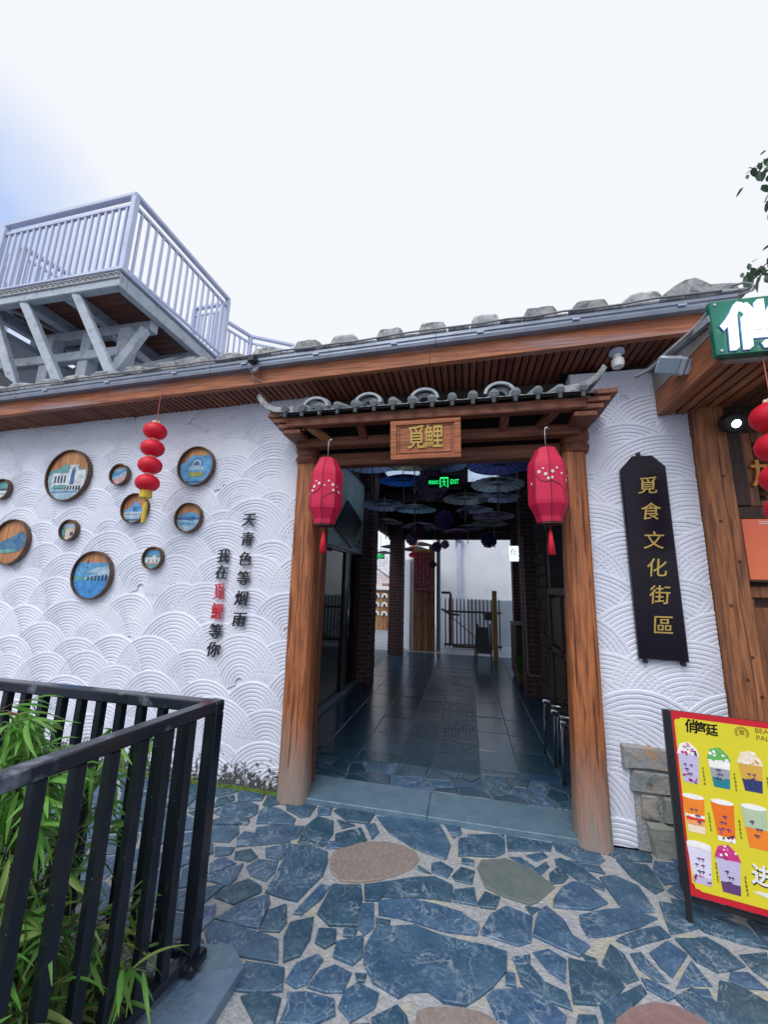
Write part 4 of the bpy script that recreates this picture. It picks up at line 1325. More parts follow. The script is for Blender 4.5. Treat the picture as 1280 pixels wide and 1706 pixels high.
# ------------------------------------------------------------------ strings of round red lanterns
def lantern_string(label, x, y, ztop, n, rx, rz_, gap, tassel=True, cord=0.0):
    t = thing('lantern_string', label, 'lanterns', (x, y, ztop), 'strings of small round red lanterns')
    z = 0
    b = MB(); b.tube([(0, 0, .02 + cord), (0, 0, -n * gap)], .003, 5); obj('cord', b, mat('lantern_cord', (.5, .12, .12), None, 5, .6) if 'lantern_cord' not in bpy.data.materials else bpy.data.materials['lantern_cord'], t, world=False)
    for i in range(n):
        zc = -.055 - rz_ - i * gap
        b = MB()
        prof = []
        m = 14
        for q in range(m + 1):
            a = -PI / 2 + PI * q / m
            r = rx * (abs(math.cos(a)) ** .85)
            prof.append((max(.024, r * (1 - .018 * (q % 2))), zc + rz_ * math.sin(a)))
        b.lathe(prof, (0, 0, 0), 20)
        l = obj('lantern', b, RED_S, t, 60, world=False, loc=None)
        c = MB()
        c.lathe([(.025, zc + rz_ - .002), (.027, zc + rz_ + .018), (.02, zc + rz_ + .02)], (0, 0, 0), 10)
        for q in range(6):
            a = q * PI / 3
            c.box(-.005 + .027 * math.cos(a), .005 + .027 * math.cos(a), -.005 + .027 * math.sin(a), .005 + .027 * math.sin(a), zc + rz_ + .002, zc + rz_ + .017)
        obj('gold_collar', c, mat('pale_gold_collar', (.72, .58, .40), (.80, .72, .60), 20, .4) if 'pale_gold_collar' not in bpy.data.materials else bpy.data.materials['pale_gold_collar'], l, world=False)
    if tassel:
        zc = -.055 - 2 * rz_ - (n - 1) * gap
        b = MB(); b.lathe([(.045, zc + .01), (.048, zc - .055), (.03, zc - .06), (.0, zc - .06)], (0, 0, 0), 12)
        b.tube([(.0, 0, zc - .06), (.012, 0, zc - .10)], .004, 5)
        b.lathe([(.010, zc - .09), (.016, zc - .12), (.017, zc - .26), (.0, zc - .262)], (.014, 0, 0), 8)
        obj('tassel', b, YEL_T, t, 50, world=False)
    return t
lantern_string('string of four red lanterns with a yellow tassel before the white wall', -2.588, 2.60, 2.885, 4, .093, .072, .152, True, .25)
s2 = lantern_string('string of four red lanterns under the shop eave at the right edge', 1.565, 2.22, 2.555, 4, .098, .078, .163, False, .25)

# ------------------------------------------------------------------ painted round trays on the wall
RIM = mat('bamboo_rim', (.15, .085, .05), (.07, .042, .03), 24, .6, .4, 60)
BAM = mat('bamboo_strip', (.50, .24, .11), (.36, .16, .07), 9, .6, .3, 40, stretch=(1, 1, .2), rand=.2)
PM = {}
def paint(c):
    k = tuple(round(x, 3) for x in c)
    if k not in PM:
        PM[k] = mat('tray_paint', tuple(x * .55 for x in k), tuple(min(1, x * 1.3 + .01) for x in k), 17, .6, .3, 60, spots=(tuple(x * .35 for x in k), 34, .54, .68, .8), detail=8)
    return PM[k]
SKYB, DEEP, TEAL, WHT, PINK, BEI, NAVY, OLV, PALE = (.10, .33, .62), (.04, .13, .32), (.12, .34, .36), (.62, .66, .70), (.52, .32, .36), (.60, .50, .42), (.03, .06, .13), (.30, .34, .10), (.32, .48, .62)
def hill(y0, pk, n=9, seed=1, x0=-1.1, x1=1.1):
    rg = random.Random(seed)
    return [(x0, -1.2), (x1, -1.2)] + [(x1 + (x0 - x1) * i / n, y0 + pk * math.sin(PI * i / n) ** 1.5 * rg.uniform(.7, 1.1) + rg.uniform(-.04, .04)) for i in range(n + 1)]
def rect(a, b_, c, d): return [(a, c), (b_, c), (b_, d), (a, d)]
SCN = {
 'hall': [(TEAL, hill(.12, .32, seed=3)), (PALE, hill(-.02, .1, seed=4)), (WHT, rect(-.75, .05, -.42, .10)), (WHT, rect(.0, .42, -.58, .42)), (WHT, rect(.42, .78, -.5, .2)), (DEEP, [(.12, -.35), (.30, -.35), (.30, .2), (.21, .34), (.12, .2)])]
         + [(NAVY, rect(-.62 + .15 * i, -.55 + .15 * i, -.28, .0)) for i in range(4)] + [(NAVY, rect(.05 + .13 * i, .11 + .13 * i, -.56, -.40)) for i in range(5)] + [(TEAL, rect(-.6, -.02, -.5, -.36)), (PALE, rect(-1.1, 1.1, -1.2, -.58)), (DEEP, rect(-.8, .5, -.66, -.62))],
 'wave': [(PALE, hill(.5, .1, seed=5)), (SKYB, [(-1, -.3), (-.2, -.1), (.9, .75), (.5, .8), (-.3, .35), (-1, .25)]), (DEEP, [(-.5, -.12), (.8, .5), (.8, .58), (-.5, -.02)]), (PINK, [(-1.1, -1.2), (1.1, -1.2), (1.1, .3), (.2, -.15), (-1.1, -.5)])],
 'arch': [(SKYB, [(-1.1, -1.2), (1.1, -1.2), (1.1, .62), (.3, .55), (-.3, .58), (-.7, .2), (-1.1, .1)]), (DEEP, circ(.32, 18, (0, .12))), (PALE, circ(.26, 18, (0, .12))), (DEEP, circ(.15, 12, (0, .12))), (PALE, [(-.45, -.18), (.45, -.18), (.3, .05), (-.3, .05)]), (OLV, rect(-.38, .42, -.52, -.28)), (DEEP, rect(-.9, .9, -.8, -.74))],
 'fence': [(SKYB, hill(-.1, .5, seed=8, x0=-.8, x1=.8)), (PALE, rect(-1, 1, -1.1, -.42)), (DEEP, rect(-.15, .15, -.2, .25)), (SKYB, [(-.3, .1), (.3, .1), (0, .55)])] + [(WHT, rect(-.75 + .2 * i, -.68 + .2 * i, -.6, -.2)) for i in range(8)] + [(WHT, rect(-.8, .8, -.34, -.28)), (DEEP, rect(-.6, .6, -.78, -.7))],
 'lake': [(SKYB, hill(.05, .38, seed=9)), (DEEP, rect(-1, 1, -.14, .02)), (PALE, rect(-1, 1, -1.1, -.14)), (SKYB, rect(-.7, .5, -.5, -.3)), (DEEP, [(-.9, -.05), (.3, -.22), (.9, -.05), (.4, .08)])],
 'hut': [(TEAL, rect(-1.1, 1.1, -1.2, .25)), (PALE, rect(-1.1, 1.1, .25, .6)), (BEI, rect(-.4, 1.1, -1.1, .05)), (BEI, [(-.5, .05), (1.1, .05), (1.1, .22), (-.3, .22)]), (NAVY, rect(.12, .48, -.5, -.15)), (TEAL, rect(-1.1, -.5, -1.2, .1))],
 'houses': [(TEAL, rect(-1.1, 1.1, -1.2, .7)), (SKYB, rect(-1.1, 1.1, .28, .7)), (WHT, rect(-.85, .9, -.4, .06)), (WHT, [(-.2, .06), (.35, .06), (.08, .3)]), (TEAL, rect(-.5, -.3, -.38, -.1)), (PINK, rect(-.1, .1, -.38, -.1)), (TEAL, rect(.3, .5, -.38, -.1)), (PINK, rect(-1, 1, -.52, -.42))],
 'bridge': [(SKYB, rect(-1.1, 1.1, -1.2, .52)), (PALE, [(-.4, .1), (.9, .1), (.9, .42), (.2, .32)]), ((.12, .36, .30), rect(-1, -.2, -.2, -.08)), (PALE, [(-.35, -.12), (.25, .1), (.95, .12), (.95, -.05), (.2, -.02), (-.35, -.2)])]
           + [(NAVY, [(-.25 + .18 * i, -.22), (-.13 + .18 * i, -.22), (-.15 + .18 * i, -.06 + .02 * i), (-.23 + .18 * i, -.06 + .02 * i)]) for i in range(7)] + [((.05, .26, .62), rect(-1.1, 1.1, -1.2, -.24)), (DEEP, rect(-.35, -.31, .45, .62)), (DEEP, rect(-.38, -.28, .3, .34))],
 'peak': [((.07, .19, .34), [(-1.1, -.45), (-.2, -.5), (.45, -.42), (.9, -.1), (.75, .25), (.5, .5), (.3, .38), (-.1, .18), (-.6, .0), (-1.1, .05)]), (TEAL, [(-1.1, -.45), (-.2, -.5), (.5, -.4), (.2, -.3), (-.5, -.35)]), (DEEP, [(.1, .0), (.35, .3), (.6, .1), (.4, -.2)])],
 'shore': [(TEAL, rect(-1.1, 1.1, -1.2, .7)), (NAVY, rect(-1.1, 1.1, -.12, .06)), (WHT, rect(-1.1, 1.1, -1.2, -.14)), (TEAL, [(-.6, -.5), (.3, -.5), (.6, -.4), (-.4, -.4)])]}
def tray(x, z, r, kind, label, gs=(.50, .24, .11)):
    Y = WY - .040
    t = thing('round_tray', label, 'tray', (x, Y, z), 'painted bamboo trays on the white wall')
    b = MB()
    n = 30
    b.lathe([(r - .011, -.016), (r - .009, -.028), (r - .001, -.028), (r, -.022), (r, .012), (r * .99, .014)], (x, Y, z), n, 'y', close=False)
    obj('rim', b, RIM, t, 40)
    C = circ(r - .006, 30)
    s = max(4, int(2 * r / .045))
    for i in range(s):
        a, c = -r + 2 * r * i / s + .0012, -r + 2 * r * (i + 1) / s - .0012
        P = clip_poly([(a, -r), (c, -r), (c, r), (a, r)], C)
        if len(P) >= 3:
            b = MB(); b.prism(P, (x, Y + .012 + rnd(-.0015, .0015), z), (1, 0, 0), (0, 0, 1), (0, -.010, 0))
            obj('strip', b, BAM, t)
    pm = MB()
    mats = []
    C2 = [(px / r, pz / r) for px, pz in circ(r - .012, 30)]
    for q, (col, P) in enumerate(SCN[kind]):
        if abs(poly_area(P)) < 1e-6: continue
        if poly_area(P) < 0: P = P[::-1]
        P = clip_poly(P, C2)
        if len(P) < 3: continue
        m = paint(col)
        if m not in mats: mats.append(m)
        pm.prism([(a * r, c * r) for a, c in P], (x, Y - .0012 - q * .0004, z), (1, 0, 0), (0, 0, 1), (0, -.0009, 0), mats.index(m))
    obj('painted_scene', pm, mats, t)
    b = MB(); b.lathe([(0.004, .012), (.004, .038)], (x, Y, z + r * .6), 6, 'y'); obj('hanger', b, BLACK, t)
tray(-3.823, 2.500, .262, 'hall', 'large round tray painted with a white pillared hall, upper left')
tray(-3.21, 2.485, .105, 'wave', 'small tray with a slanting blue stroke and pink foot beside the lanterns')
tray(-2.387, 2.535, .186, 'arch', 'blue painted tray with an arched emblem right of the lanterns')
tray(-2.981, 2.155, .142, 'fence', 'middle sized tray with a blue building and white fence below the lanterns')
tray(-2.399, 2.062, .134, 'lake', 'tray painted with a blue hill over a lake under orange strips')
tray(-3.686, 1.955, .102, 'hut', 'small tray painted with a beige hut and dark window')
tray(-2.708, 1.702, .102, 'houses', 'small teal tray with white gabled houses, lowest right')
tray(-3.332, 1.542, .218, 'bridge', 'bright blue tray with a many arched bridge, lowest of all')
tray(-4.37, 1.843, .224, 'peak', 'large tray with a dark blue mountain over bare strips, far left')
tray(-4.631, 2.382, .108, 'shore', 'small grey and teal shore tray at the far left edge')

# ------------------------------------------------------------------ lettering on the wall
def column(label, x, items, size, group='raised character columns on the white wall'):
    t = thing('wall_lettering', label, 'lettering', (x, WY - .03, items[-1][1]), group)
    for ch, z, red in items:
        text('character', ch, size * (1.12 if red else 1), REDCH if red else INK, t, (x, WY - .042, z), .006, .0007 if not red else .0003, .10 if not red else 0, sx=.80 if red else 1)
        p = MB(); p.tube([(x - .02, WY - .038, z + .01), (x - .02, WY - .004, z + .01)], .003, 5); p.tube([(x + .02, WY - .038, z + .01), (x + .02, WY - .004, z + .01)], .003, 5)
        obj('stand_off_pin', p, INK, t)
    return t
column('right column of raised black characters reading 天青色等烟雨', -1.812, [(c, z, 0) for c, z in zip('天青色等烟雨', (2.029, 1.864, 1.697, 1.538, 1.377, 1.21))], .125)
column('left character column with two red characters, reading 我在覓鯉等你', -2.018, [('我', 1.72, 0), ('在', 1.583, 0), ('覓', 1.425, 1), ('鯉', 1.264, 1), ('等', 1.106, 0), ('你', .965, 0)], .125)

# ------------------------------------------------------------------ tall black lacquer sign
bs = thing('lacquer_sign', 'tall black lacquered board with six gold characters on the right wall', 'sign', (1.22, WY - .05, 1.10))
P = [(1.082, 1.098), (1.362, 1.092), (1.360, 2.378), (1.285, 2.462), (1.160, 2.462), (1.076, 2.362)]
b = MB()
y0, y1 = WY - .062, WY - .032
cx, cz0 = 1.22, 1.78
inn = [(cx + (x - cx) * .955, cz0 + (z - cz0) * .992) for x, z in P]
vs = [(x, y1, z) for x, z in P] + [(x, y0 + .006, z) for x, z in P] + [(x, y0, z) for x, z in inn]
k = 6
b.add(vs, [(i, (i + 1) % k, (i + 1) % k + k, i + k) for i in range(k)] + [(i + k, (i + 1) % k + k, (i + 1) % k + 2 * k, i + 2 * k) for i in range(k)] + [tuple(range(2 * k, 3 * k)), tuple(range(k))[::-1]])
obj('board', b, LACQ, bs)
for ch, z in zip('覓食文化街區', (2.234, 2.051, 1.853, 1.671, 1.495, 1.305)):
    text('character', ch, .128, GOLD, bs, (1.227, y0 - .004, z), .004, .0002, .14)
for nm, x, z in (('top_hook', 1.205, 2.472), ('foot_peg', 1.12, 1.085), ('foot_peg', 1.335, 1.080)):
    b = MB(); b.bbox(x - .010, x + .010, y0 + .005, WY - .005, z - .014, z + .018, .003); obj(nm, b, BLACK, bs)
# ------------------------------------------------------------------ neighbouring shop at the right
shop = thing('wooden_shopfront', 'wooden shop front with lattice panel and plank door at the right edge', 'shop', (2.4, 2.95, 0))
b = MB(); b.bbox(1.562, 1.722, 2.83, 3.05, 0, 3.0, .012); obj('post', b, W_POST2, shop)
b = MB()
b.tube([(1.655 - .006 * math.sin(k * 1.3), 2.829, .5 + k * .16) for k in range(14)], .0028, 5); obj('drying_crack', b, W_JAMB, shop)
b = MB()
for k, (x, z) in enumerate(((1.66, 2.28), (1.61, 1.98), (1.68, 1.72), (1.60, 1.45), (1.67, 1.15), (1.63, 1.02), (1.69, .93))):
    b = MB(); b.lathe([(.0, 2.8275), (.009, 2.8275), (.011, 2.8305)], (x, 0, z), 10, 'y'); obj('knot', b, W_DARK, shop)
b = MB(); b.bbox(1.724, 1.86, 2.93, 3.04, 2.10, 3.0, .006); obj('post', b, W_DARK, shop)
b = MB(); b.bbox(1.724, 4.2, 2.94, 3.05, 2.02, 2.098, .006); obj('lintel', b, W_DARK, shop)
b = MB(); b.bbox(1.724, 4.2, 2.945, 3.04, 1.50, 1.575, .006); obj('rail', b, W_DOOR, shop)
b = MB(); b.bbox(1.724, 4.2, 3.0, 3.06, 0, 2.018, .003); obj('backing_panel', b, W_DARK, shop)
for x0, x1 in ((1.726, 1.80), (2.30, 2.38), (2.95, 3.03)):
    b = MB(); b.bbox(x0, x1, 2.95, 2.999, .02, 1.498, .006); obj('door_stile', b, W_DOOR, shop)
for x0, x1 in ((1.804, 2.296), (2.384, 2.946)):
    for z0, z1 in ((.06, .72), (.78, 1.44)):
        b = MB(); b.bbox(x0, x1, 2.975, 2.999, z0, z1, .012); obj('door_panel', b, W_DOOR, shop)
b = MB(); b.bbox(1.86, 4.2, 3.02, 3.06, 2.10, 3.0, .003); obj('backing_panel', b, W_DARK, shop)
b = MB()
for (a0, a1, c0, c1) in ((1.862, 1.93, 2.10, 2.62), (2.42, 2.49, 2.10, 2.62), (1.931, 2.419, 2.55, 2.62), (1.931, 2.419, 2.10, 2.14)):
    b.bbox(a0, a1, 2.96, 3.018, c0, c1, .005)
obj('lattice_frame', b, W_DOOR, shop)
b = MB()
for i in range(8):
    for j in range(8):
        cx, cz0 = 1.955 + i * .062, 2.165 + j * .052
        pts = [(cx + .036 * math.cos(2 * PI * q / 10), 2.985, cz0 + .036 * math.sin(2 * PI * q / 10)) for q in range(11)]
        b.tube(pts, .006, 4)
obj('lattice', b, W_JAMB, shop, kind='stuff')
text('character', '加', .20, mat('orange_gold_paint', (.70, .28, .03), (.6, .2, .02), 9, .4), shop, (1.985, 2.945, 2.31), .008, .003)
# shop canopy
cn = thing('shop_canopy', 'wooden slatted canopy of the shop jutting out at upper right', 'canopy', (2.6, 2.5, 2.76))
b = MB(); b.bbox(1.362, 1.40, 2.235, 2.925, 2.765, 2.945, .006); obj('side_board', b, W_CANOPY, cn)
b = MB(); b.bbox(1.402, 4.2, 2.235, 2.275, 2.765, 2.985, .006); obj('front_board', b, mat('pale_weathered_board', (.30, .33, .38), (.24, .17, .13), 5, .7), cn)
b = MB(); b.bbox(1.402, 4.2, 2.277, 2.925, 2.86, 2.90, .004); obj('canopy_ceiling', b, W_JAMB, cn)
x = 1.404
for i in range(26):
    wd = .052 if i < 5 else .09
    b = MB(); b.bbox(x, x + wd, 2.278, 2.924, 2.768 if i < 5 else 2.80, 2.795 if i < 5 else 2.82, .004); obj('slat', b, W_CANOPY if i < 5 else W_JAMB, cn)
    x += wd + (.022 if i < 5 else .006)
b = MB()
vs = [(x, y, z + dz) for dz in (0, .04) for x, y, z in ((1.33, 2.20, 2.99), (4.2, 2.20, 2.99), (4.2, 2.93, 3.12), (1.33, 2.93, 3.12))]
b.add(vs, [(3, 2, 1, 0), (4, 5, 6, 7), (0, 1, 5, 4), (1, 2, 6, 5), (2, 3, 7, 6), (3, 0, 4, 7)])
obj('canopy_roof', b, RTILE, cn)
b = MB(); b.add([(1.362, 2.24, 2.948), (1.40, 2.24, 2.948), (1.40, 2.93, 2.948), (1.362, 2.93, 2.948), (1.362, 2.24, 2.985), (1.40, 2.24, 2.985), (1.40, 2.93, 3.11), (1.362, 2.93, 3.11)],
       [(3, 2, 1, 0), (4, 5, 6, 7), (0, 1, 5, 4), (1, 2, 6, 5), (2, 3, 7, 6), (3, 0, 4, 7)]); obj('gable_board', b, bpy.data.materials['pale_weathered_board'], cn)
# corrugated conduit drooping from the eave to the sign
b = MB()
pts = []
for i in range(60):
    t = i / 59
    pts.append((1.16 + .22 * t + .01 * math.sin(t * 9), 2.72 - .50 * t, 2.975 + .14 * t - .05 * math.sin(PI * t)))
b.tube(pts, [.013 if i % 2 else .0095 for i in range(60)], 8)
one('conduit', b, mat('corrugated_conduit', (.30, .31, .34), (.2, .2, .22), 9, .6), 'corrugated cable conduit sagging from the eave to the green sign', 'cable', smooth=True)
# green sign with glowing white character
gs = thing('shop_sign', 'green shop sign with a glowing white character at upper right', 'sign', (1.8, 2.2, 2.93))
b = MB(); b.bbox(1.338, 2.34, 2.185, 2.225, 2.775, 3.105, .004); obj('panel', b, mat('green_acrylic', (.0, .16, .105), (.0, .13, .085), 2, .2, coat=.3), gs)
NEON = mat('white_glowing_letter', (.9, .92, .95), None, 5, .4, emit=((.93, .96, 1.0), .9))
NEOG = mat('letter_edge_blue', (.10, .16, .42), None, 5, .4)
c_ = text('letter', '俏', .285, NEON, gs, (1.498, 2.165, 2.905), .014, .0035, .06)
c2 = text('letter_back', '俏', .285, NEOG, gs, (1.498, 2.182, 2.905), .002, .0085, .06)
c_ = text('letter', '宫', .30, NEON, gs, (1.84, 2.165, 2.938), .014, .0045, .06)
c_ = text('letter', '廷', .30, NEON, gs, (2.16, 2.165, 2.938), .014, .0045, .06)
b = MB()
for x, z in ((1.36, 3.08), (1.36, 2.80), (2.31, 2.80), (2.31, 3.08)):
    b.lathe([(.008, 2.180), (.008, 2.184)], (x, 0, z), 8, 'y')
obj('screw', b, CHROME, gs)
# orange notice panel
op = thing('notice_panel', 'glossy orange notice panel on the shop door', 'panel', (2.1, 2.93, 1.8))
ORG = mat('orange_print', (.80, .10, .035), (.78, .20, .06), 1.2, .25, coat=.4)
b = MB(); b.bbox(1.766, 2.40, 2.905, 2.935, 1.612, 2.008, .004); obj('print', b, ORG, op)
b = MB()
for (a0, a1, c0, c1) in ((1.752, 1.764, 1.60, 2.02), (2.402, 2.414, 1.60, 2.02), (1.765, 2.401, 1.60, 1.611), (1.765, 2.401, 2.009, 2.02)):
    b.bbox(a0, a1, 2.900, 2.94, c0, c1, .003)
obj('frame', b, W_DARK, op)
b = MB()
for k, z in enumerate((1.985, 1.972)):
    for i in range(12):
        b.box(1.862 + i * .018, 1.876 + i * .018, 2.9035, 2.9045, z, z + .006)
obj('print_line', b, WHITE, op)
# lamps and fittings
sp = thing('spotlight', 'small round black spotlight, lit, on a dark bracket beside the shop post', 'spotlight', (1.72, 2.80, 2.6))
b = MB(); b.lathe([(.03, .0), (.062, .006), (.068, .03), (.066, .075), (.052, .088), (.0, .089)], (0, 0, 0), 18); 
b.v = [tuple(Matrix.Rotation(math.radians(-58), 4, 'X') @ Vector((x, y, -z))) for x, y, z in b.v]
b.v = [(x + 1.715, y + 2.80, z + 2.645) for x, y, z in b.v]
obj('housing', b, BLACK, sp, 40)
b = MB(); b.lathe([(0, .093), (.020, .095), (.026, .09)], (0, 0, 0), 12)
b.v = [tuple(Matrix.Rotation(math.radians(-58), 4, 'X') @ Vector((x, y, -z))) for x, y, z in b.v]
b.v = [(x + 1.715, y + 2.80, z + 2.645) for x, y, z in b.v]
obj('bulb', b, mat('lit_bulb', (.9, .9, .9), None, 5, .3, emit=((1, 1, 1), 6)), sp, True)
b = MB(); b.bbox(1.68, 1.75, 2.86, 2.925, 2.46, 2.735, .004)
obj('bracket', b, BLACK, sp)
fl = thing('floodlight', 'boxy pale grey floodlight aimed downwards under the eave', 'floodlight', (1.33, 2.5, 2.9))
Mf = Matrix.Translation((1.315, 2.52, 2.93)) @ Matrix.Rotation(math.radians(-20), 4, 'Z') @ Matrix.Rotation(math.radians(22), 4, 'Y') @ Matrix.Rotation(math.radians(30), 4, 'X')
b = MB(); b.bbox(-.10, .06, -.05, .05, -.06, .05, .012, M=Mf)
vs = [Mf @ Vector(p) for p in ((.061, -.045, -.05), (.061, .045, -.05), (.061, .045, .04), (.061, -.045, .04), (.11, -.025, -.03), (.11, .025, -.03), (.11, .025, .02), (.11, -.025, .02))]
b.add(vs, [(0, 1, 5, 4), (1, 2, 6, 5), (2, 3, 7, 6), (3, 0, 4, 7), (4, 5, 6, 7)])
obj('housing', b, mat('grey_lamp_housing', (.40, .45, .52), (.32, .36, .42), 9, .5), fl)
b = MB(); b.bbox(-.092, .02, -.056, -.0505, -.05, .04, .002, M=Mf); obj('lamp_glass', b, mat('lamp_glass_grey', (.22, .30, .40), None, 3, .1), fl)
b = MB()
for q in range(4):
    b.bbox(.066 + q * .009, .070 + q * .009, -.047 + q * .004, .047 - q * .004, -.052 + q * .004, .042 - q * .004, .001, M=Mf)
b.bar(Mf @ Vector((.0, .04, .05)), (1.37, 2.60, 2.99), .02, .008)
obj('cooling_fin', b, STEEL_P, fl)
eb = thing('bulkhead_lamp', 'small white bulb lamp on a round base under the main eave', 'lamp', (1.07, 2.74, 3.13))
b = MB(); b.lathe([(0, 3.205), (.048, 3.203), (.050, 3.18), (.03, 3.172)], (1.07, 2.74, 0), 18); obj('base', b, STEEL_P, eb, 40)
b = MB(); b.lathe([(.026, 3.17), (.026, 3.14), (.040, 3.13), (.042, 3.10), (.036, 3.075), (.0, 3.072)], (1.07, 2.74, 0), 18); obj('bulb', b, WHITE, eb, 50)
sc_ = thing('security_camera', 'small black security box with a cable disc clipped to the gutter', 'camera', (-1.68, 2.53, 3.25))
b = MB(); b.bbox(-1.715, -1.655, 2.50, 2.56, 3.268, 3.325, .006); obj('housing', b, BLACK, sc_)
b = MB(); b.tube([(-1.665, 2.545, 3.225), (-1.660, 2.56, 3.222)], .032, 16); b.tube([(-1.70, 2.53, 3.265), (-1.705, 2.54, 3.22), (-1.68, 2.57, 3.15), (-1.60, 2.60, 3.128)], .003, 5)
obj('cable_disc', b, GUTTER, sc_, 40)

# ------------------------------------------------------------------ menu board
O = Vector((1.007, 2.400, 0)); D = Vector((.978, -.207, 0)); N = Vector((-.207, -.978, 0))
mb_ = thing('menu_board', 'yellow drinks menu board with red border on a black stand', 'menu board', O)
def bp(u, z, d=0): return O + D * u + Vector((0, 0, z)) + N * d
MW, MZ0, MZ1 = .66, .112, .922
def plate(name, P, d, t, m, parent=mb_, mi=None):
    b = MB(); b.prism(P, O + N * d, D, (0, 0, 1), N * t); return obj(name, b, m, parent)
YEL = mat('menu_yellow', (.74, .64, .03), (.68, .60, .03), 3, .35, spots=((.68, .50, .05), 9, .6, .75, .5))
MRED = mat('menu_red', (.62, .015, .03), None, 3, .35)
plate('back_sheet', rect(.012, MW - .012, MZ0, MZ1), -.012, .011, BLACK)
plate('red_border', rect(.012, MW - .012, MZ0, MZ1), .0, .0015, MRED)
plate('yellow_print', [(.035, MZ0 + .034), (.05, MZ0 + .034), (.055, MZ0 + .028), (MW - .04, MZ0 + .028), (MW - .02, MZ0 + .045), (MW - .02, MZ1 - .045), (MW - .04, MZ1 - .028), (.05, MZ1 - .028), (.045, MZ1 - .036), (.028, MZ1 - .038), (.022, MZ1 - .05), (.022, MZ0 + .055), (.03, MZ0 + .05)], .002, .001, YEL)
for u in (-.008, MW - .006):
    b = MB(); b.bar(bp(u + .005, 0), bp(u + .005, MZ1 + .002), .022, .022, up=tuple(N), bev=.002); obj('stand_pole', b, BLACK, mb_)
    v_ = .10 if u < 0 else MW - .10
    b = MB(); b.bar(bp(v_, MZ1 - .04, -.022), bp(v_, 0.0, -.30), .018, .018, bev=.002); obj('rear_leg', b, BLACK, mb_)
    b = MB(); b.bar(bp(u - .011, MZ0 + .02), bp(u - .011, MZ1 - .001), .012, .034, up=tuple(N), bev=.002); obj('side_strip', b, BLACK, mb_)
b = MB(); b.bar(bp(.016, .09, -.008), bp(MW - .012, .09, -.008), .016, .016); obj('cross_bar', b, BLACK, mb_)
MT = Matrix(((D.x, 0, N.x, 0), (D.y, 0, N.y, 0), (0, 1, 0, 0), (0, 0, 0, 1)))
def mtext(nm, s, size, m, u, z, off=.001, sx=1.0, shear=0.0, ext=.0006):
    w = bp(u, z, .0036)
    return text(nm, s, size, m, mb_, w, ext, off, shear, M=MT, sx=sx)
MBLK = mat('menu_black_print', (.012, .01, .01), None, 5, .4)
MBRN = mat('menu_brown_print', (.28, .14, .02), None, 5, .4)
MGRN = mat('menu_green_caption', (.12, .15, .03), None, 5, .4)
for ch, sz, u_, z_ in (('俏', .066, .089, .856), ('宫', .047, .130, .860), ('廷', .057, .170, .852)):
    me_ = None
    for du, dz_ in ((0, 0), (.0016, .0004), (.0008, -.0012)):
        o_ = mtext('heading', ch, sz, MBLK, u_ + du, z_ + dz_, .0008, .85, .1)
        if me_ is None:
            me_ = o_
        else:
            n0_ = len(me_.data.vertices)
            vs_ = [tuple(v.co) for v in me_.data.vertices] + [tuple(v.co) for v in o_.data.vertices]
            fs_ = [tuple(p.vertices) for p in me_.data.polygons] + [tuple(q + n0_ for q in p.vertices) for p in o_.data.polygons]
            nm_ = bpy.data.meshes.new('heading')
            nm_.from_pydata(vs_, [], fs_)
            nm_.materials.append(MBLK)
            me_.data = nm_
            bpy.data.objects.remove(o_)
mtext('heading_line', 'BEAUTY', .030, MBRN, .392, .880, .0, 1.0)
mtext('heading_line', 'PALACE', .030, MBRN, .392, .848, .0, 1.0)
b = MB()
for r in (.026, .020):
    pts = [bp(.288 + r * math.cos(a), .862 + r * math.sin(a), .0040) for a in [-PI * .25 + 1.5 * PI * q / 16 for q in range(17)]]
    b.tube(pts, .0014, 4)
obj('round_emblem', b, MBRN, mb_)
mtext('round_emblem', '宫', .024, MBRN, .288, .862, .0003)
MC = {}
def mc(c):
    if c not in MC: MC[c] = mat('menu_print_colour', c, tuple(min(1, x * 1.15) for x in c), 60, .35)
    return MC[c]
LIL, CRM, ORN, AMB, TEA, NAV, GRN, WH, MAG, PUR, REDP = (.50, .45, .66), (.80, .66, .50), (.80, .22, .02), (.62, .36, .06), (.02, .20, .26), (.03, .04, .14), (.12, .40, .10), (.82, .80, .80), (.55, .04, .22), (.12, .05, .16), (.70, .04, .04)
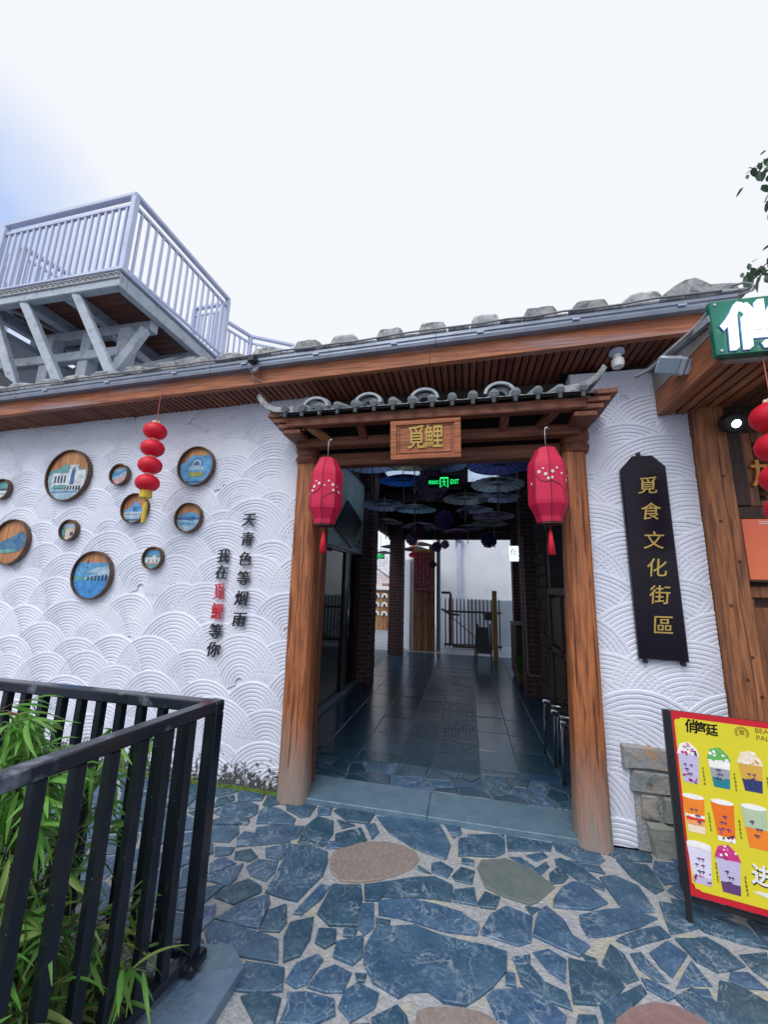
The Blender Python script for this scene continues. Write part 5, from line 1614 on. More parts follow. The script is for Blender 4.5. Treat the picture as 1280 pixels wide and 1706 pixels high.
def cup(u, z, w, h, layers, tp, seed):
    """one printed drink: tapered cup in layers, topping blobs, small label strokes"""
    rg = random.Random(seed)
    b = MB(); ms = []
    def put(col, P, d):
        m = mc(col)
        if m not in ms: ms.append(m)
        b.prism(P, O + N * d, D, (0, 0, 1), N * .0006, ms.index(m))
    def wd(t): return w * (.36 + .14 * t)
    for (t0, t1, col) in layers:
        P = [(u - wd(t0), z + h * t0), (u + wd(t0), z + h * t0)]
        n = 6
        up = [(u + wd(t1) * (1 - 2 * q / n), z + h * t1 + rg.uniform(-.004, .004) * (0 < q < n)) for q in range(n + 1)]
        put(col, P + up, .0036)
    if tp:
        cols = tp
        put(cols[0], [(u - w * .55, z + h), (u + w * .55, z + h), (u + w * .45, z + h + w * .35), (u + w * .1, z + h + w * .7), (u - w * .35, z + h + w * .55)], .0036)
        for k in range(26):
            a, q = rg.uniform(-.5, .5), rg.uniform(0, .62)
            if abs(a) > .55 - q * .5: continue
            put(rg.choice(cols), circ(rg.uniform(.003, .008), 6, (u + a * w, z + h + q * w)), .0043 + rg.uniform(0, .0006))
    else:
        put(WH, circ(w * .5, 14, (u, z + h), w * .13), .0043)
    for k in range(3):
        for q in range(2):
            a, c = u + rg.uniform(-.3, .1) * w, z + h * (.62 - .16 * k)
            put(PUR if k < 2 else NAV, [(a, c), (a + w * .18, c + .002), (a + w * .16, c + .006), (a + .002, c + .005)], .0049)
            put(PUR, [(a + w * .08, c - .008), (a + w * .11, c - .008), (a + w * .12, c + .008), (a + w * .09, c + .008)], .0052)
    for k in range(14):
        if layers[0][2] in (LIL, WH):
            put(PUR if rg.random() < .5 else MAG, circ(rg.uniform(.003, .006), 6, (u + rg.uniform(-.34, .34) * w, z + h * rg.uniform(.02, .3))), .0049)
    o = obj('drink_picture', b, ms, mb_)
    c = MB()
    for k in range(5):
        zz = z + h * .62 - k * .0165
        for q in range(4):
            a = u + w * .56 + .002
            c.prism(rect(a + rg.uniform(0, .003), a + rg.uniform(.006, .010), zz - q * .0032, zz - q * .0032 + .0016), O + N * .0036, D, (0, 0, 1), N * .0005)
        c.prism(rect(a + .004, a + .0055, zz - .011, zz + .002), O + N * .0036, D, (0, 0, 1), N * .0005)
    obj('caption_mark', c, MGRN, mb_)
cup(.064, .600, .084, .125, [(0, 1, LIL)], [WH, MAG, PUR, PINK], 1)
cup(.184, .602, .084, .120, [(0, .35, TEA), (.35, .7, (.30, .34, .38)), (.7, 1, WH)], [GRN, WH, (.25, .5, .2), (.1, .3, .12)], 2)
cup(.302, .610, .088, .115, [(0, .45, NAV), (.45, 1, AMB)], [CRM, WH, (.6, .3, .1)], 3)
cup(.425, .612, .086, .12, [(0, .5, ORN), (.5, 1, AMB)], [WH, CRM], 4)
cup(.064, .385, .088, .155, [(0, .2, CRM), (.2, .33, (.80, .34, .12)), (.33, .42, REDP), (.42, .50, WH), (.50, 1, ORN)], None, 5)
cup(.176, .375, .088, .165, [(0, .12, WH), (.12, 1, (.76, .16, .015))], None, 6)
cup(.292, .375, .094, .17, [(0, .48, ORN), (.48, 1, (.42, .52, .36))], None, 7)
cup(.415, .38, .090, .165, [(0, .4, AMB), (.4, 1, CRM)], None, 8)
cup(.064, .172, .094, .165, [(0, .18, LIL), (.18, .9, (.66, .62, .78)), (.9, 1, WH)], None, 9)
cup(.170, .165, .090, .135, [(0, .3, PUR), (.3, 1, LIL)], [MAG, PINK, (.4, .02, .15), WH], 10)
MWHT = mat('menu_white_print', (.82, .82, .82), None, 5, .4)
for k, (s, u) in enumerate((('进', .290), ('宫', .375))):
    w = bp(u, .262, .0040)
    text('slogan', s, .088, MBLK, mb_, w + Vector((.002, 0, -.003)), .0005, .0030, .1, M=MT)
    text('slogan', s, .088, MWHT, mb_, bp(u, .264, .0052), .0008, .0018, .1, M=MT)
plate('milk_splash', [(.245, .196), (.29, .188), (.34, .180), (.42, .178), (.42, .206), (.33, .208), (.27, .202)], .0036, .0006, MWHT)

# ------------------------------------------------------------------ black railing round the planter
fn = thing('black_railing', 'black painted metal railing with a mitred corner in the left foreground', 'railing', (-1.075, 1.60, 0))
CX, CY, HT = -1.075, 1.605, 1.0
FD = Vector((-.155, -.988, 0))
FE = Vector((CX, CY, 0)) + FD * 1.42
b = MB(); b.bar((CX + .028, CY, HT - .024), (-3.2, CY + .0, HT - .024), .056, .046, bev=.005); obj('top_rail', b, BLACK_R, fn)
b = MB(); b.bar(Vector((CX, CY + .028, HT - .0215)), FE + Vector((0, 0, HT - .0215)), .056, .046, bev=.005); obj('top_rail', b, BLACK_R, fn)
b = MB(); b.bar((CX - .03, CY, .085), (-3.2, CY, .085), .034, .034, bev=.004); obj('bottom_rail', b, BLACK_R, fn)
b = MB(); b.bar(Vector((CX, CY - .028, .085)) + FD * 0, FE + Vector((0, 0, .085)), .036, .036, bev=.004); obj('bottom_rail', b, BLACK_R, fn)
b = MB(); b.bbox(CX - .028, CX + .028, CY - .028, CY + .028, .0, HT - .047, .004); obj('corner_post', b, BLACK_P, fn)
b = MB(); b.bbox(CX - .05, CX + .05, CY - .05, CY + .05, .042, .085, .010); obj('post_shoe', b, BLACK_P, fn)
bm_ = MB(); bm_.bbox(-.0175, .0175, -.0175, .0175, .102, HT - .047, .003)
bme = bm_.mesh('baluster', BLACK_P)
x = -1.222
for i in range(18):
    obj('baluster', bme, None, fn, loc=(x - CX + .0, CY - 1.60, 0))
    x -= .111
for i in range(12):
    p = Vector((CX, CY, 0)) + FD * (.125 + .104 * i)
    o = obj('baluster', bme, None, fn, loc=p - fn.location)
    o.rotation_euler.z = math.atan2(FD.y, FD.x) + PI / 2
p = Vector((CX, CY, 0)) + FD * 1.39
for o_ in ((-2.6, CY),):
    b = MB(); b.bbox(o_[0] - .028, o_[0] + .028, o_[1] - .028, o_[1] + .028, .0, HT - .047, .004); obj('post', b, BLACK_P, fn)
b = MB(); b.bbox(FE.x - .028, FE.x + .028, FE.y - .0, FE.y + .056, .0, HT - .045, .004); obj('post', b, BLACK_P, fn)
# kerb slabs carrying the railing
kb = tag(thing('planter_kerb', None, None, (-1.1, 1.5, 0)), kind='structure')
del_ = MB()
def slab(name, P, z0, z1, m, parent):
    b = MB()
    c = (sum(p[0] for p in P) / len(P), sum(p[1] for p in P) / len(P))
    inn = [(x + (c[0] - x) * .018, y + (c[1] - y) * .018) for x, y in P]
    n = len(P)
    vs = [(x, y, z0) for x, y in P] + [(x, y, z1 - .005) for x, y in P] + [(x, y, z1) for x, y in inn]
    b.add(vs, [(i, (i + 1) % n, (i + 1) % n + n, i + n) for i in range(n)] + [(i + n, (i + 1) % n + n, (i + 1) % n + 2 * n, i + 2 * n) for i in range(n)] + [tuple(range(2 * n, 3 * n))])
    return obj(name, b, m, parent)
slab('kerb_stone', [(-1.135, 1.555), (-1.235, .90), (-.985, .90), (-.885, 1.42), (-.872, 1.672)], -.02, .040, SLAB, kb)
slab('kerb_stone', [(-1.24, .895), (-1.36, .20), (-1.10, .20), (-.988, .895)], -.02, .040, SLAB, kb)
slab('kerb_stone', [(-1.20, 1.56), (-1.14, 1.56), (-.876, 1.680), (-.97, 1.745), (-1.20, 1.70)], -.02, .030, SLAB, kb)
for a, c in ((-1.72, -1.205), (-2.4, -1.725), (-3.2, -2.405)):
    slab('kerb_stone', [(a, 1.565), (c, 1.565), (c, 1.70), (a, 1.70)], -.02, .034, mat('pale_kerb', (.26, .28, .31), (.34, .35, .36), 6, .7, .3, 40) if a == -1.72 else bpy.data.materials['pale_kerb'], kb)
b = MB()
rows = [[(-3.2 + 2.02 * i / 24, .0 + 1.56 * j / 16, .004 + rnd(0, .02)) for i in range(25)] for j in range(17)]
b.grid(rows)
struct('planter_soil', b, mat('dark_soil', (.022, .018, .014), (.05, .04, .03), 25, .95, 1, 60))

# ------------------------------------------------------------------ bamboo
LEAF = [mat('bamboo_leaf', (.11, .30, .05), (.20, .42, .09), 9, .38, rand=.35, trans=.4), mat('bamboo_leaf_pale', (.26, .40, .10), (.34, .46, .16), 9, .4, rand=.3, trans=.4),
        mat('bamboo_leaf_dark', (.06, .19, .05), (.10, .26, .07), 9, .35, rand=.3, trans=.4)]
DRY = mat('dry_leaf', (.40, .22, .09), (.30, .18, .09), 9, .7, trans=.15)
CULM = mat('bamboo_culm', (.13, .12, .05), (.075, .06, .035), 8, .5)
def leaf_mesh(l, w, droop, fold):
    mb = MB()
    vs = []
    n = 6
    for i in range(n + 1):
        t = i / n
        ww = w * (math.sin(PI * min(1, t * .92 + .05)) ** .8) * (1 - .45 * t)
        x = l * t
        z = -droop * t * t
        vs += [(x, -ww, z + fold * ww), (x, 0, z), (x, ww, z + fold * ww)]
    fs = []
    for i in range(n):
        for j in range(2):
            a = i * 3 + j
            fs.append((a, a + 1, a + 4, a + 3))
    return mb.add(vs, fs)
lm = [leaf_mesh(.13, .0095, .03, .5).mesh('leaf', LEAF[0], True), leaf_mesh(.15, .011, .06, .6).mesh('leaf', LEAF[1], True), leaf_mesh(.10, .009, .015, .4).mesh('leaf', LEAF[2], True), leaf_mesh(.17, .012, .09, .6).mesh('leaf', LEAF[0], True)]
dm = leaf_mesh(.11, .009, .05, 1.2).mesh('leaf', DRY, True)
def bamboo(x, y, stems, label, nleaf, hmin, hmax, spread, seed, low=2):
    rg = random.Random(seed)
    t = thing('bamboo_plant', label, 'plant', (x, y, .01), 'bamboo plants in the railed planter')
    tips = []
    for k in range(stems):
        bx, by = rg.uniform(-.09, .09), rg.uniform(-.09, .09)
        h = rg.uniform(hmin, hmax)
        lx, ly = rg.uniform(-.7, 1) * spread, rg.uniform(-1, .9) * spread
        pts = []
        m = 9
        for i in range(m + 1):
            q = i / m
            pts.append((bx + lx * q * q, by + ly * q * q, h * q - .10 * q * q * spread))
        c = MB(); c.tube(pts, [.0055 * (1 - .6 * i / m) for i in range(m + 1)], 6)
        obj('culm', c, CULM, t, True, world=False)
        for i in range(low, m + 1):
            for z in range(2 if i < m else 4):
                a = rg.uniform(0, 2 * PI)
                l = rg.uniform(.05, .17)
                p = Vector(pts[i])
                e = p + Vector((math.cos(a) * l, math.sin(a) * l, rg.uniform(-.01, .06)))
                tips.append((p, e))
    tw = MB()
    for p, e in tips:
        tw.tube([p, (p + e) / 2 + Vector((0, 0, .012)), e], .0016, 4)
    obj('twigs', tw, CULM, t, True, world=False, kind='stuff')
    mass = MB()
    for i in range(nleaf):
        p, e = rg.choice(tips)
        q = p + (e - p) * rg.uniform(.35, 1.05)
        d = (e - p).normalized()
        az = math.atan2(d.y, d.x) + rg.gauss(0, .8)
        R_ = Matrix.Rotation(az, 4, 'Z') @ Matrix.Rotation(rg.uniform(-.35, .95), 4, 'Y') @ Matrix.Rotation(rg.gauss(0, .5), 4, 'X')
        s = rg.uniform(.65, 1.2)
        if i < 240:
            me = dm if rg.random() < .03 else lm[rg.choice((0, 0, 1, 2, 3))]
            o = obj('leaf', me, None, t)
            o.matrix_local = Matrix.Translation(q) @ R_ @ Matrix.Scale(s, 4)
        else:
            base = leaf_mesh(.13 * s, .0098, .04, .5)
            mass.add([Matrix.Translation(q) @ R_ @ Vector(v) for v in base.v], base.f)
    if mass.v:
        obj('small_leaves', mass, LEAF[rg.choice((0, 2))], t, True, world=False, kind='stuff')
    return t
bamboo(-1.64, 1.36, 10, 'tall bamboo rising above the rail at the left edge', 900, .80, 1.03, .24, 21, 6)
bamboo(-1.50, 1.20, 7, 'leafy bamboo clump behind the front bars, middle height', 520, .45, .78, .20, 22)
bamboo(-1.36, .98, 7, 'low dense bamboo clump at the bottom left corner', 520, .25, .60, .20, 23)
bamboo(-1.34, 1.34, 4, 'small sparse bamboo shoot near the railing corner', 120, .20, .46, .14, 24)
bamboo(-1.98, 1.12, 6, 'bamboo clump deeper in the planter at the far left', 380, .5, .85, .22, 25)

# ------------------------------------------------------------------ tree reaching in at the upper right
trn = thing('street_tree', 'leafy tree whose branch tips reach in at the upper right corner', 'tree', (5.6, 4.2, 0))
b = MB(); b.tube([(5.6, 4.2, 0), (5.55, 4.2, 1.5), (5.62, 4.15, 3.2), (5.5, 4.1, 5.0), (5.4, 4.0, 7.0)], [.19, .15, .12, .085, .03], 12); obj('trunk', b, mat('tree_bark', (.08, .065, .055), (.14, .12, .10), 9, .9, .8, 30), trn, True)
br = MB()
TL = [mat('tree_leaf', (.045, .085, .06), (.07, .12, .08), 6, .5, rand=.3, trans=.25)]
ends = []
RT = random.Random(4)
for (z0, tip) in ((5.0, (2.78, 3.5, 5.12)), (5.4, (2.90, 3.5, 5.58)), (4.4, (2.64, 3.5, 4.40)), (5.8, (3.9, 4.0, 7.4)), (4.8, (4.6, 3.2, 5.8)), (5.2, (6.6, 4.6, 6.4)), (5.6, (5.0, 5.2, 7.2)), (4.6, (6.4, 3.4, 5.6)), (6.2, (5.8, 3.6, 7.8))):
    s = Vector((5.5, 4.1, z0)); e = Vector(tip)
    pts = [s + (e - s) * q + Vector((0, 0, .25 * math.sin(PI * q))) for q in (0, .25, .5, .75, 1)]
    br.tube(pts, [.05, .036, .025, .015, .004], 7)
    for q in range(12):
        t = .35 + .65 * q / 11
        p = s + (e - s) * t + Vector((0, 0, .25 * math.sin(PI * t)))
        for r in range(3):
            d = Vector((RT.gauss(0, 1), RT.gauss(0, 1), RT.gauss(-.2, .7))).normalized() * RT.uniform(.12, .42 * (1.1 - .75 * t) + .14)
            br.tube([p, p + d], .004, 4)
            ends.append((p, p + d))
obj('limb', br, bpy.data.materials['tree_bark'], trn, True)
lv = MB()
for p, e in ends:
    for k in range(14):
        c = p + (e - p) * RT.uniform(.2, 1.1) + Vector((RT.gauss(0, .045), RT.gauss(0, .045), RT.gauss(0, .045)))
        R_ = Matrix.Rotation(RT.uniform(0, 6.3), 4, 'Z') @ Matrix.Rotation(RT.uniform(.2, 1.4), 4, 'Y')
        s = RT.uniform(.06, .12)
        P = [(0, 0, 0), (.35, -.24, .04), (.75, -.18, 0), (1, 0, -.1), (.75, .18, 0), (.35, .24, .04)]
        lv.add([c + R_ @ (Vector(q) * s) for q in P], [(0, 1, 2, 3), (0, 3, 4, 5)])
obj('crown', lv, TL[0], trn, kind='stuff')
# ------------------------------------------------------------------ passage floor
b = MB(); b.box(-1.24, .70, 2.90, 3.166, -.05, .018); b.box(-4.6, 1.3, 3.17, 9.6, -.05, .018)
pf = struct('passage_floor', b, GROUT)
slab('threshold_slab', [(-1.27, 2.868), (-.28, 2.868), (-.28, 3.20), (-1.22, 3.21)], -.03, .034, SLAB, pf)
slab('threshold_slab', [(-.276, 2.868), (.73, 2.868), (.71, 3.19), (-.276, 3.20)], -.03, .033, SLAB, pf)
# strip of crazy paving behind the slab
RP = random.Random(9)
sd = []
while len(sd) < 46:
    x, y = RP.uniform(-1.7, 1.0), RP.uniform(3.23, 3.57)
    if all(math.hypot((x - a) * .55, y - c) > .068 for a, c in sd): sd.append((x, y))
    elif RP.random() < .002: break
for i, (x, y) in enumerate(sd):
    P = [(x - .5, 3.215), (x + .5, 3.215), (x + .5, 3.585), (x - .5, 3.585)]
    for j, (a, c) in enumerate(sd):
        if i != j:
            d = math.hypot(a - x, c - y)
            P = cut(P, x + (a - x) / 2 - (a - x) / d * .007, y + (c - y) / 2 - (c - y) / d * .007, (a - x) / d, (c - y) / d)
            if len(P) < 3: break
    if len(P) >= 3 and abs(poly_area(P)) > .001:
        if poly_area(P) < 0: P = P[::-1]
        o = stone(rough(P, .003, .09), TILE if i % 3 else SLATE, pf, .026)
        o.name = 'flagstone'
# dark stone tiles, embossed strip in the middle
def ftile(x0, x1, y0, y1, m, top=None):
    z = top or (.024 + rnd(-.0012, .0012))
    mb = MB()
    i = .004
    tx, ty = rnd(-.0015, .0015), rnd(-.0015, .0015)
    vs = [(x0, y0, .0), (x1, y0, .0), (x1, y1, .0), (x0, y1, .0), (x0, y0, z - .003), (x1, y0, z - .003), (x1, y1, z - .003), (x0, y1, z - .003),
          (x0 + i, y0 + i, z - tx - ty), (x1 - i, y0 + i, z + tx - ty), (x1 - i, y1 - i, z + tx + ty), (x0 + i, y1 - i, z - tx + ty)]
    fs = [(0, 1, 5, 4), (1, 2, 6, 5), (2, 3, 7, 6), (3, 0, 4, 7), (4, 5, 9, 8), (5, 6, 10, 9), (6, 7, 11, 10), (7, 4, 8, 11), (8, 9, 10, 11)]
    mb.add(vs, fs)
    c = ((x0 + x1) / 2, (y0 + y1) / 2, 0)
    mb.v = [(a - c[0], d - c[1], e) for a, d, e in mb.v]
    return obj('floor_tile', mb, m, pf, world=False, loc=c)
cols = [(-1.72, -1.33), (-1.325, -.975), (-.97, -.625), (-.62, -.295), (-.29, .085), (.09, .405), (.41, .72), (.725, 1.02)]
for k, (x0, x1) in enumerate(cols):
    y = 3.60 + (.0 if k in (3, 4) else RP.uniform(0, .25))
    if y > 3.62:
        ftile(x0, x1, 3.595, y - .005, TILE)
    while y < 9.5:
        ln = .33 if k in (3, 4) else RP.choice((.42, .5, .62))
        ftile(x0, x1, y, min(y + ln, 9.52) - .005, TILE_G if k in (3, 4) else TILE)
        y += ln
# raised pattern of the embossed strip
em = MB()
for (x0, x1) in (cols[3], cols[4]):
    y = 3.62
    while y < 7.2:
        n = 9
        for q in range(n):
            a = x0 + .02 + (x1 - x0 - .04) * q / n
            if RP.random() < .85:
                w = (x1 - x0 - .04) / n
                em.box(a + .004, a + w - .004, y, y + .010, .022, .0262)
                if RP.random() < .6: em.box(a + .004, a + .012, y + .0102, y + .030, .022, .0260)
        y += .036
obj('embossed_pattern', em, TILE_G, pf, kind='stuff')

# ------------------------------------------------------------------ passage building: ceiling, walls, piers
def brick_pier(label, x0, x1, y0, y1, z1, rope=False):
    t = thing('brick_pier', label, 'pier', ((x0 + x1) / 2, (y0 + y1) / 2, 0), 'dark brick piers of the passage')
    c = MB(); c.box(x0 + .006, x1 - .006, y0 + .006, y1 - .006, 0, z1); obj('mortar_core', c, BMORT, t)
    mb = MB()
    h, j = .058, .010
    z, r = .0, 0
    while z + h < z1:
        for side in range(4):
            ln = (x1 - x0) if side < 2 else (y1 - y0)
            L_ = .20
            a = -(L_ + j) / 2 if r % 2 else 0
            while a < ln:
                p, q = max(0, a), min(ln, a + L_)
                if q - p > .02:
                    e = rnd(-.002, .003)
                    if side == 0: mb.box(x0 + p, x0 + q, y0 - e, y0 + .0055, z, z + h)
                    elif side == 1: mb.box(x0 + p, x0 + q, y1 - .0055, y1 + e, z, z + h)
                    elif side == 2: mb.box(x0 - e, x0 + .0055, y0 + p, y0 + q, z, z + h)
                    else: mb.box(x1 - .0055, x1 + e, y0 + p, y0 + q, z, z + h)
                a += L_ + j
        z += h + j
        r += 1
    obj('bricks', mb, BRICK, t, kind='stuff')
    return t
brick_pier('brick pier beside the glass shopfront, nearest on the left of the passage', -1.74, -1.52, 6.20, 6.55, 3.5)
brick_pier('free standing brick pier at the far left end of the passage', -1.78, -1.46, 8.95, 9.25, 3.5)
rp = brick_pier('brick pier outlined by a light hose on the right of the passage', .83, 1.12, 6.2, 6.55, 3.5)
b = MB()
b.tube([(1.10, 6.185, 2.33), (1.10, 6.185, .34), (1.085, 6.185, .315), (.865, 6.185, .315), (.85, 6.185, .34), (.85, 6.185, 2.33)], .008, 6)
o = obj('light_hose', b, mat('unlit_light_hose', (.45, .46, .52), None, 5, .4), rp, True)
brick_pier('dark brick pier at the far right end of the passage', 1.0, 1.30, 9.0, 9.3, 3.5)
bd = thing('passage_roof', 'dark timber ceiling with beams over the covered passage', 'ceiling', (-.4, 6, 3.5))
y = 2.98
while y < 9.25:
    for (x0, x1) in (((-1.85, 1.45),) if not (4.0 < y + .1 < 7.3) else ((-1.85, -1.40), (-.78, .05), (.60, 1.45))):
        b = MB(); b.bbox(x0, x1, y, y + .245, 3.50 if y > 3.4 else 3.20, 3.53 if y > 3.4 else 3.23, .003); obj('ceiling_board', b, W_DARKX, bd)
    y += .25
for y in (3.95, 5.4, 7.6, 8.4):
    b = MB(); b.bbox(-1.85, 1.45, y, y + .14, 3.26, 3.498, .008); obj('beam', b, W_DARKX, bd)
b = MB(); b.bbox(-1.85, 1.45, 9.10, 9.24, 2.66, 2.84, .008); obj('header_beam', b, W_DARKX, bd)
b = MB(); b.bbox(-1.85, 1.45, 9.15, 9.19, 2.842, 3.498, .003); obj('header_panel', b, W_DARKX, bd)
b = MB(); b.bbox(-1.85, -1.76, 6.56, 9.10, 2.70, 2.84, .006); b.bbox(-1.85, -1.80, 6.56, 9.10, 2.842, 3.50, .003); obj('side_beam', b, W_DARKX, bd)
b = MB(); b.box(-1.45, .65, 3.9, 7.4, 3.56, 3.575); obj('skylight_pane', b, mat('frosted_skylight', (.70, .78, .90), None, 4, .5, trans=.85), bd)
# left shop: glass front and dim room behind
lf = thing('glass_shopfront', 'dark framed glass shopfront along the left side of the passage', 'shopfront', (-1.76, 4.7, 0))
b = MB(); b.box(-4.4, -1.80, 3.17, 6.5, 3.2, 3.26); b.box(-4.45, -4.4, 3.17, 6.5, 0, 3.2); b.box(-4.398, -1.80, 6.45, 6.5, 0, 3.198)
obj('room_shell', b, mat('dim_room_wall', (.12, .20, .25), (.08, .14, .18), 2, .8), lf)
fr = mat('black_door_frame', (.012, .014, .018), None, 5, .35)
for y in (3.22, 4.35, 5.42, 5.60, 6.12):
    b = MB(); b.bbox(-1.79, -1.73, y, y + .055, .03, 2.04, .004); obj('frame_post', b, fr, lf)
b = MB(); b.bbox(-1.79, -1.73, 3.22, 6.18, 1.99, 2.045, .004); obj('frame_rail', b, fr, lf)
b = MB(); b.bbox(-1.80, -1.70, 3.20, 6.20, .02, .075, .004); obj('sill', b, SLAB, lf)
GL = glass_mat('shop_glass', (.50, .66, .70))
for y0, y1 in ((3.276, 4.349), (4.406, 5.419), (5.656, 6.119)):
    b = MB(); b.box(-1.765, -1.757, y0, y1, .076, 1.989); obj('pane', b, GL, lf)
b = MB(); b.tube([(-1.70, 5.55, .72), (-1.70, 5.55, 1.45)], .012, 8); b.tube([(-1.73, 5.55, .80), (-1.70, 5.55, .80)], .008, 6); b.tube([(-1.73, 5.55, 1.38), (-1.70, 5.55, 1.38)], .008, 6); obj('pull_handle', b, CHROME, lf, True)
b = MB(); b.box(-1.795, -1.735, 5.478, 5.599, .076, 1.988); obj('meter_panel', b, fr, lf)
b = MB(); b.bbox(-1.80, -1.74, 3.15, 6.5, 2.05, 3.50, .004); obj('fascia_panel', b, W_DARK, lf)
ds = one('display_screen', MB().bbox(-2.10, -2.05, 4.28, 5.05, .75, 1.60, .01), BLACK, 'black display screen behind the shop glass', 'screen')
b = MB(); b.bbox(-3.2, -2.5, 3.6, 5.6, .02, .95, .01); b.bbox(-3.25, -2.45, 3.55, 5.65, .951, .99, .006); one('shop_counter', b, mat('pale_counter', (.30, .36, .38), (.24, .28, .30), 3, .5), 'pale counter inside the glass fronted shop', 'counter')
tb = thing('teal_signboard', 'mottled teal signboard above the glass shopfront', 'signboard', (-1.72, 5.2, 2.6))
b = MB(); b.bbox(-1.735, -1.712, 3.6, 6.18, 2.06, 3.19, .004); obj('panel', b, mat('mottled_teal', (.34, .56, .55), (.62, .76, .74), 5, .6, stretch=(1, 1, .4), detail=3), tb)
b = MB(); b.bbox(-1.738, -1.706, 3.59, 6.19, 2.03, 2.058, .003); b.bbox(-1.738, -1.706, 3.59, 6.19, 3.192, 3.22, .003); b.bbox(-1.738, -1.706, 6.182, 6.20, 2.0585, 3.1915, .003); obj('frame', b, STEEL_P, tb)
b = MB()
for q in range(3):
    y = 5.55 + q * .19
    b.box(-1.7115, -1.708, y, y + .03, 2.10, 2.24); b.box(-1.7115, -1.708, y + .0305, y + .11, 2.20, 2.23); b.box(-1.7115, -1.708, y + .0305, y + .09, 2.13, 2.15)
obj('small_lettering', b, BLACK, tb)
Mx = Matrix(((0, 0, 1, -1.705), (1, 0, 0, 5.42), (0, 1, 0, 2.42), (0, 0, 0, 1)))
ck = thing('slate_plaque', 'dark diamond set slate plaque with faint writing on the teal signboard', 'plaque', (-1.70, 5.42, 2.42))
b = MB(); b.prism([(y - 5.42, z - 2.42) for y, z in ((5.26, 2.75), (4.76, 2.27), (5.54, 2.07), (6.08, 2.55))], (-1.708, 5.42, 2.42), (0, 1, 0), (0, 0, 1), (.02, 0, 0)); obj('board', b, mat('slate_plaque_face', (.015, .035, .05), (.03, .055, .07), 4, .4), ck)
b = MB()
for q in range(26):
    y, z = 5.05 + .11 * (q % 6) + rnd(-.02, .02), 2.62 - .075 * (q // 6) + .04 * (q % 6) * .3 + rnd(-.01, .01)
    b.bar((-1.686, y, z), (-1.686, y + rnd(.03, .06), z + rnd(-.01, .02)), .003, .006)
obj('faint_writing', b, mat('chalk_grey', (.16, .22, .25), None, 5, .8), ck)
# right side: dark panelled doors with a barred window, rough timber facing
rw = thing('panelled_wall', 'dark panelled wooden doors with a barred window along the right side', 'wall', (1.03, 4.4, 0))
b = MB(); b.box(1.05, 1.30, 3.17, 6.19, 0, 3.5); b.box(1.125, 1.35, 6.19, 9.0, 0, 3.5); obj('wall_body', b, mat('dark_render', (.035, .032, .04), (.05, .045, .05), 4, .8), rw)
for y0, y1, z0, z1 in ((3.18, 5.30, .02, .12), (3.18, 5.30, 1.47, 1.55), (3.18, 5.30, 2.30, 2.40), (3.18, 5.30, .80, .87), (3.18, 3.26, .121, 1.469), (4.06, 4.15, .121, 1.469), (4.62, 4.70, .121, 1.469), (5.20, 5.30, .121, 1.469), (3.18, 3.26, 1.551, 2.299), (4.06, 4.15, 1.551, 2.299), (5.08, 5.20, 1.551, 2.299)):
    b = MB(); b.bbox(1.00, 1.045, y0, y1, z0, z1, .005); obj('door_frame', b, W_DARK, rw)
for y0, y1 in ((3.30, 4.03), (4.18, 4.60), (4.72, 5.18)):
    for z0, z1 in ((.16, .77), (.90, 1.44)):
        b = MB(); b.bbox(1.02, 1.048, y0, y1, z0, z1, .015); obj('door_panel', b, W_DARK, rw)
b = MB(); b.box(1.040, 1.048, 3.27, 5.07, 1.552, 2.298); obj('window_pane', b, mat('painted_reflection_pane', (.46, .56, .68), (.52, .62, .72), 2, .12), rw)  # pale base colour stands in for the reflection in the glass
y = 3.32
while y < 5.05:
    b = MB(); b.tube([(1.022, y, 1.552), (1.022, y, 2.298)], .009, 6); obj('window_bar', b, BLACK, rw)
    y += .085
ST = mat('rough_bark_facing', (.075, .06, .06), (.04, .035, .038), 9, .9, .9, 30, rand=.25)
for r in range(22):
    for q in range(3):
        y0 = 5.32 + q * .285
        b = MB(); b.bbox(.985 + rnd(0, .03), 1.049, y0 + rnd(0, .02), y0 + .275, r * .155 + .02, r * .155 + .165, .02); obj('timber_block', b, ST, rw)
# far right clutter
cb = thing('dark_cabinet', 'black cabinet against the right wall deep in the passage', 'cabinet', (.95, 7.3, 0))
b = MB(); b.bbox(.80, 1.12, 6.95, 7.75, .06, .92, .01); obj('body', b, BLACK, cb)
b = MB(); b.bbox(.78, 1.12, 6.93, 7.77, .921, .955, .006); obj('top', b, W_DARK, cb)
for y0 in (6.97, 7.37):
    b = MB(); b.bbox(.785, .799, y0, y0 + .37, .10, .90, .006); obj('door', b, W_DARK, cb)
b = MB(); 
for x in (.82, 1.06):
    for y in (6.98, 7.68): b.box(x, x + .04, y, y + .04, .022, .0595)
obj('foot', b, BLACK, cb)
pt = thing('clay_pot', 'dark clay pot on the floor beside the cabinet', 'pot', (.86, 6.78, .025))
b = MB(); b.lathe([(.06, .025), (.10, .08), (.115, .16), (.085, .23), (.095, .25), (.08, .25), (.07, .22), (.0, .21)], (.86, 6.76, 0), 16); obj('body', b, mat('clay', (.10, .05, .035), (.06, .03, .025), 6, .5), pt, 60)
b = MB()
for k in range(40):
    a = rnd(0, 6.3); d = rnd(.02, .16)
    b.add([(.86, 6.76, .21), (.86 + d * math.cos(a) - .01, 6.76 + d * math.sin(a), .30 + rnd(0, .22)), (.86 + d * math.cos(a) + .01, 6.76 + d * math.sin(a), .31 + rnd(0, .22))], [(0, 1, 2)])
obj('foliage', b, LEAF[2], pt, kind='stuff')
ns = thing('glowing_sign', 'small glowing white projecting sign on the right wall of the passage', 'sign', (.92, 7.6, 2.15))
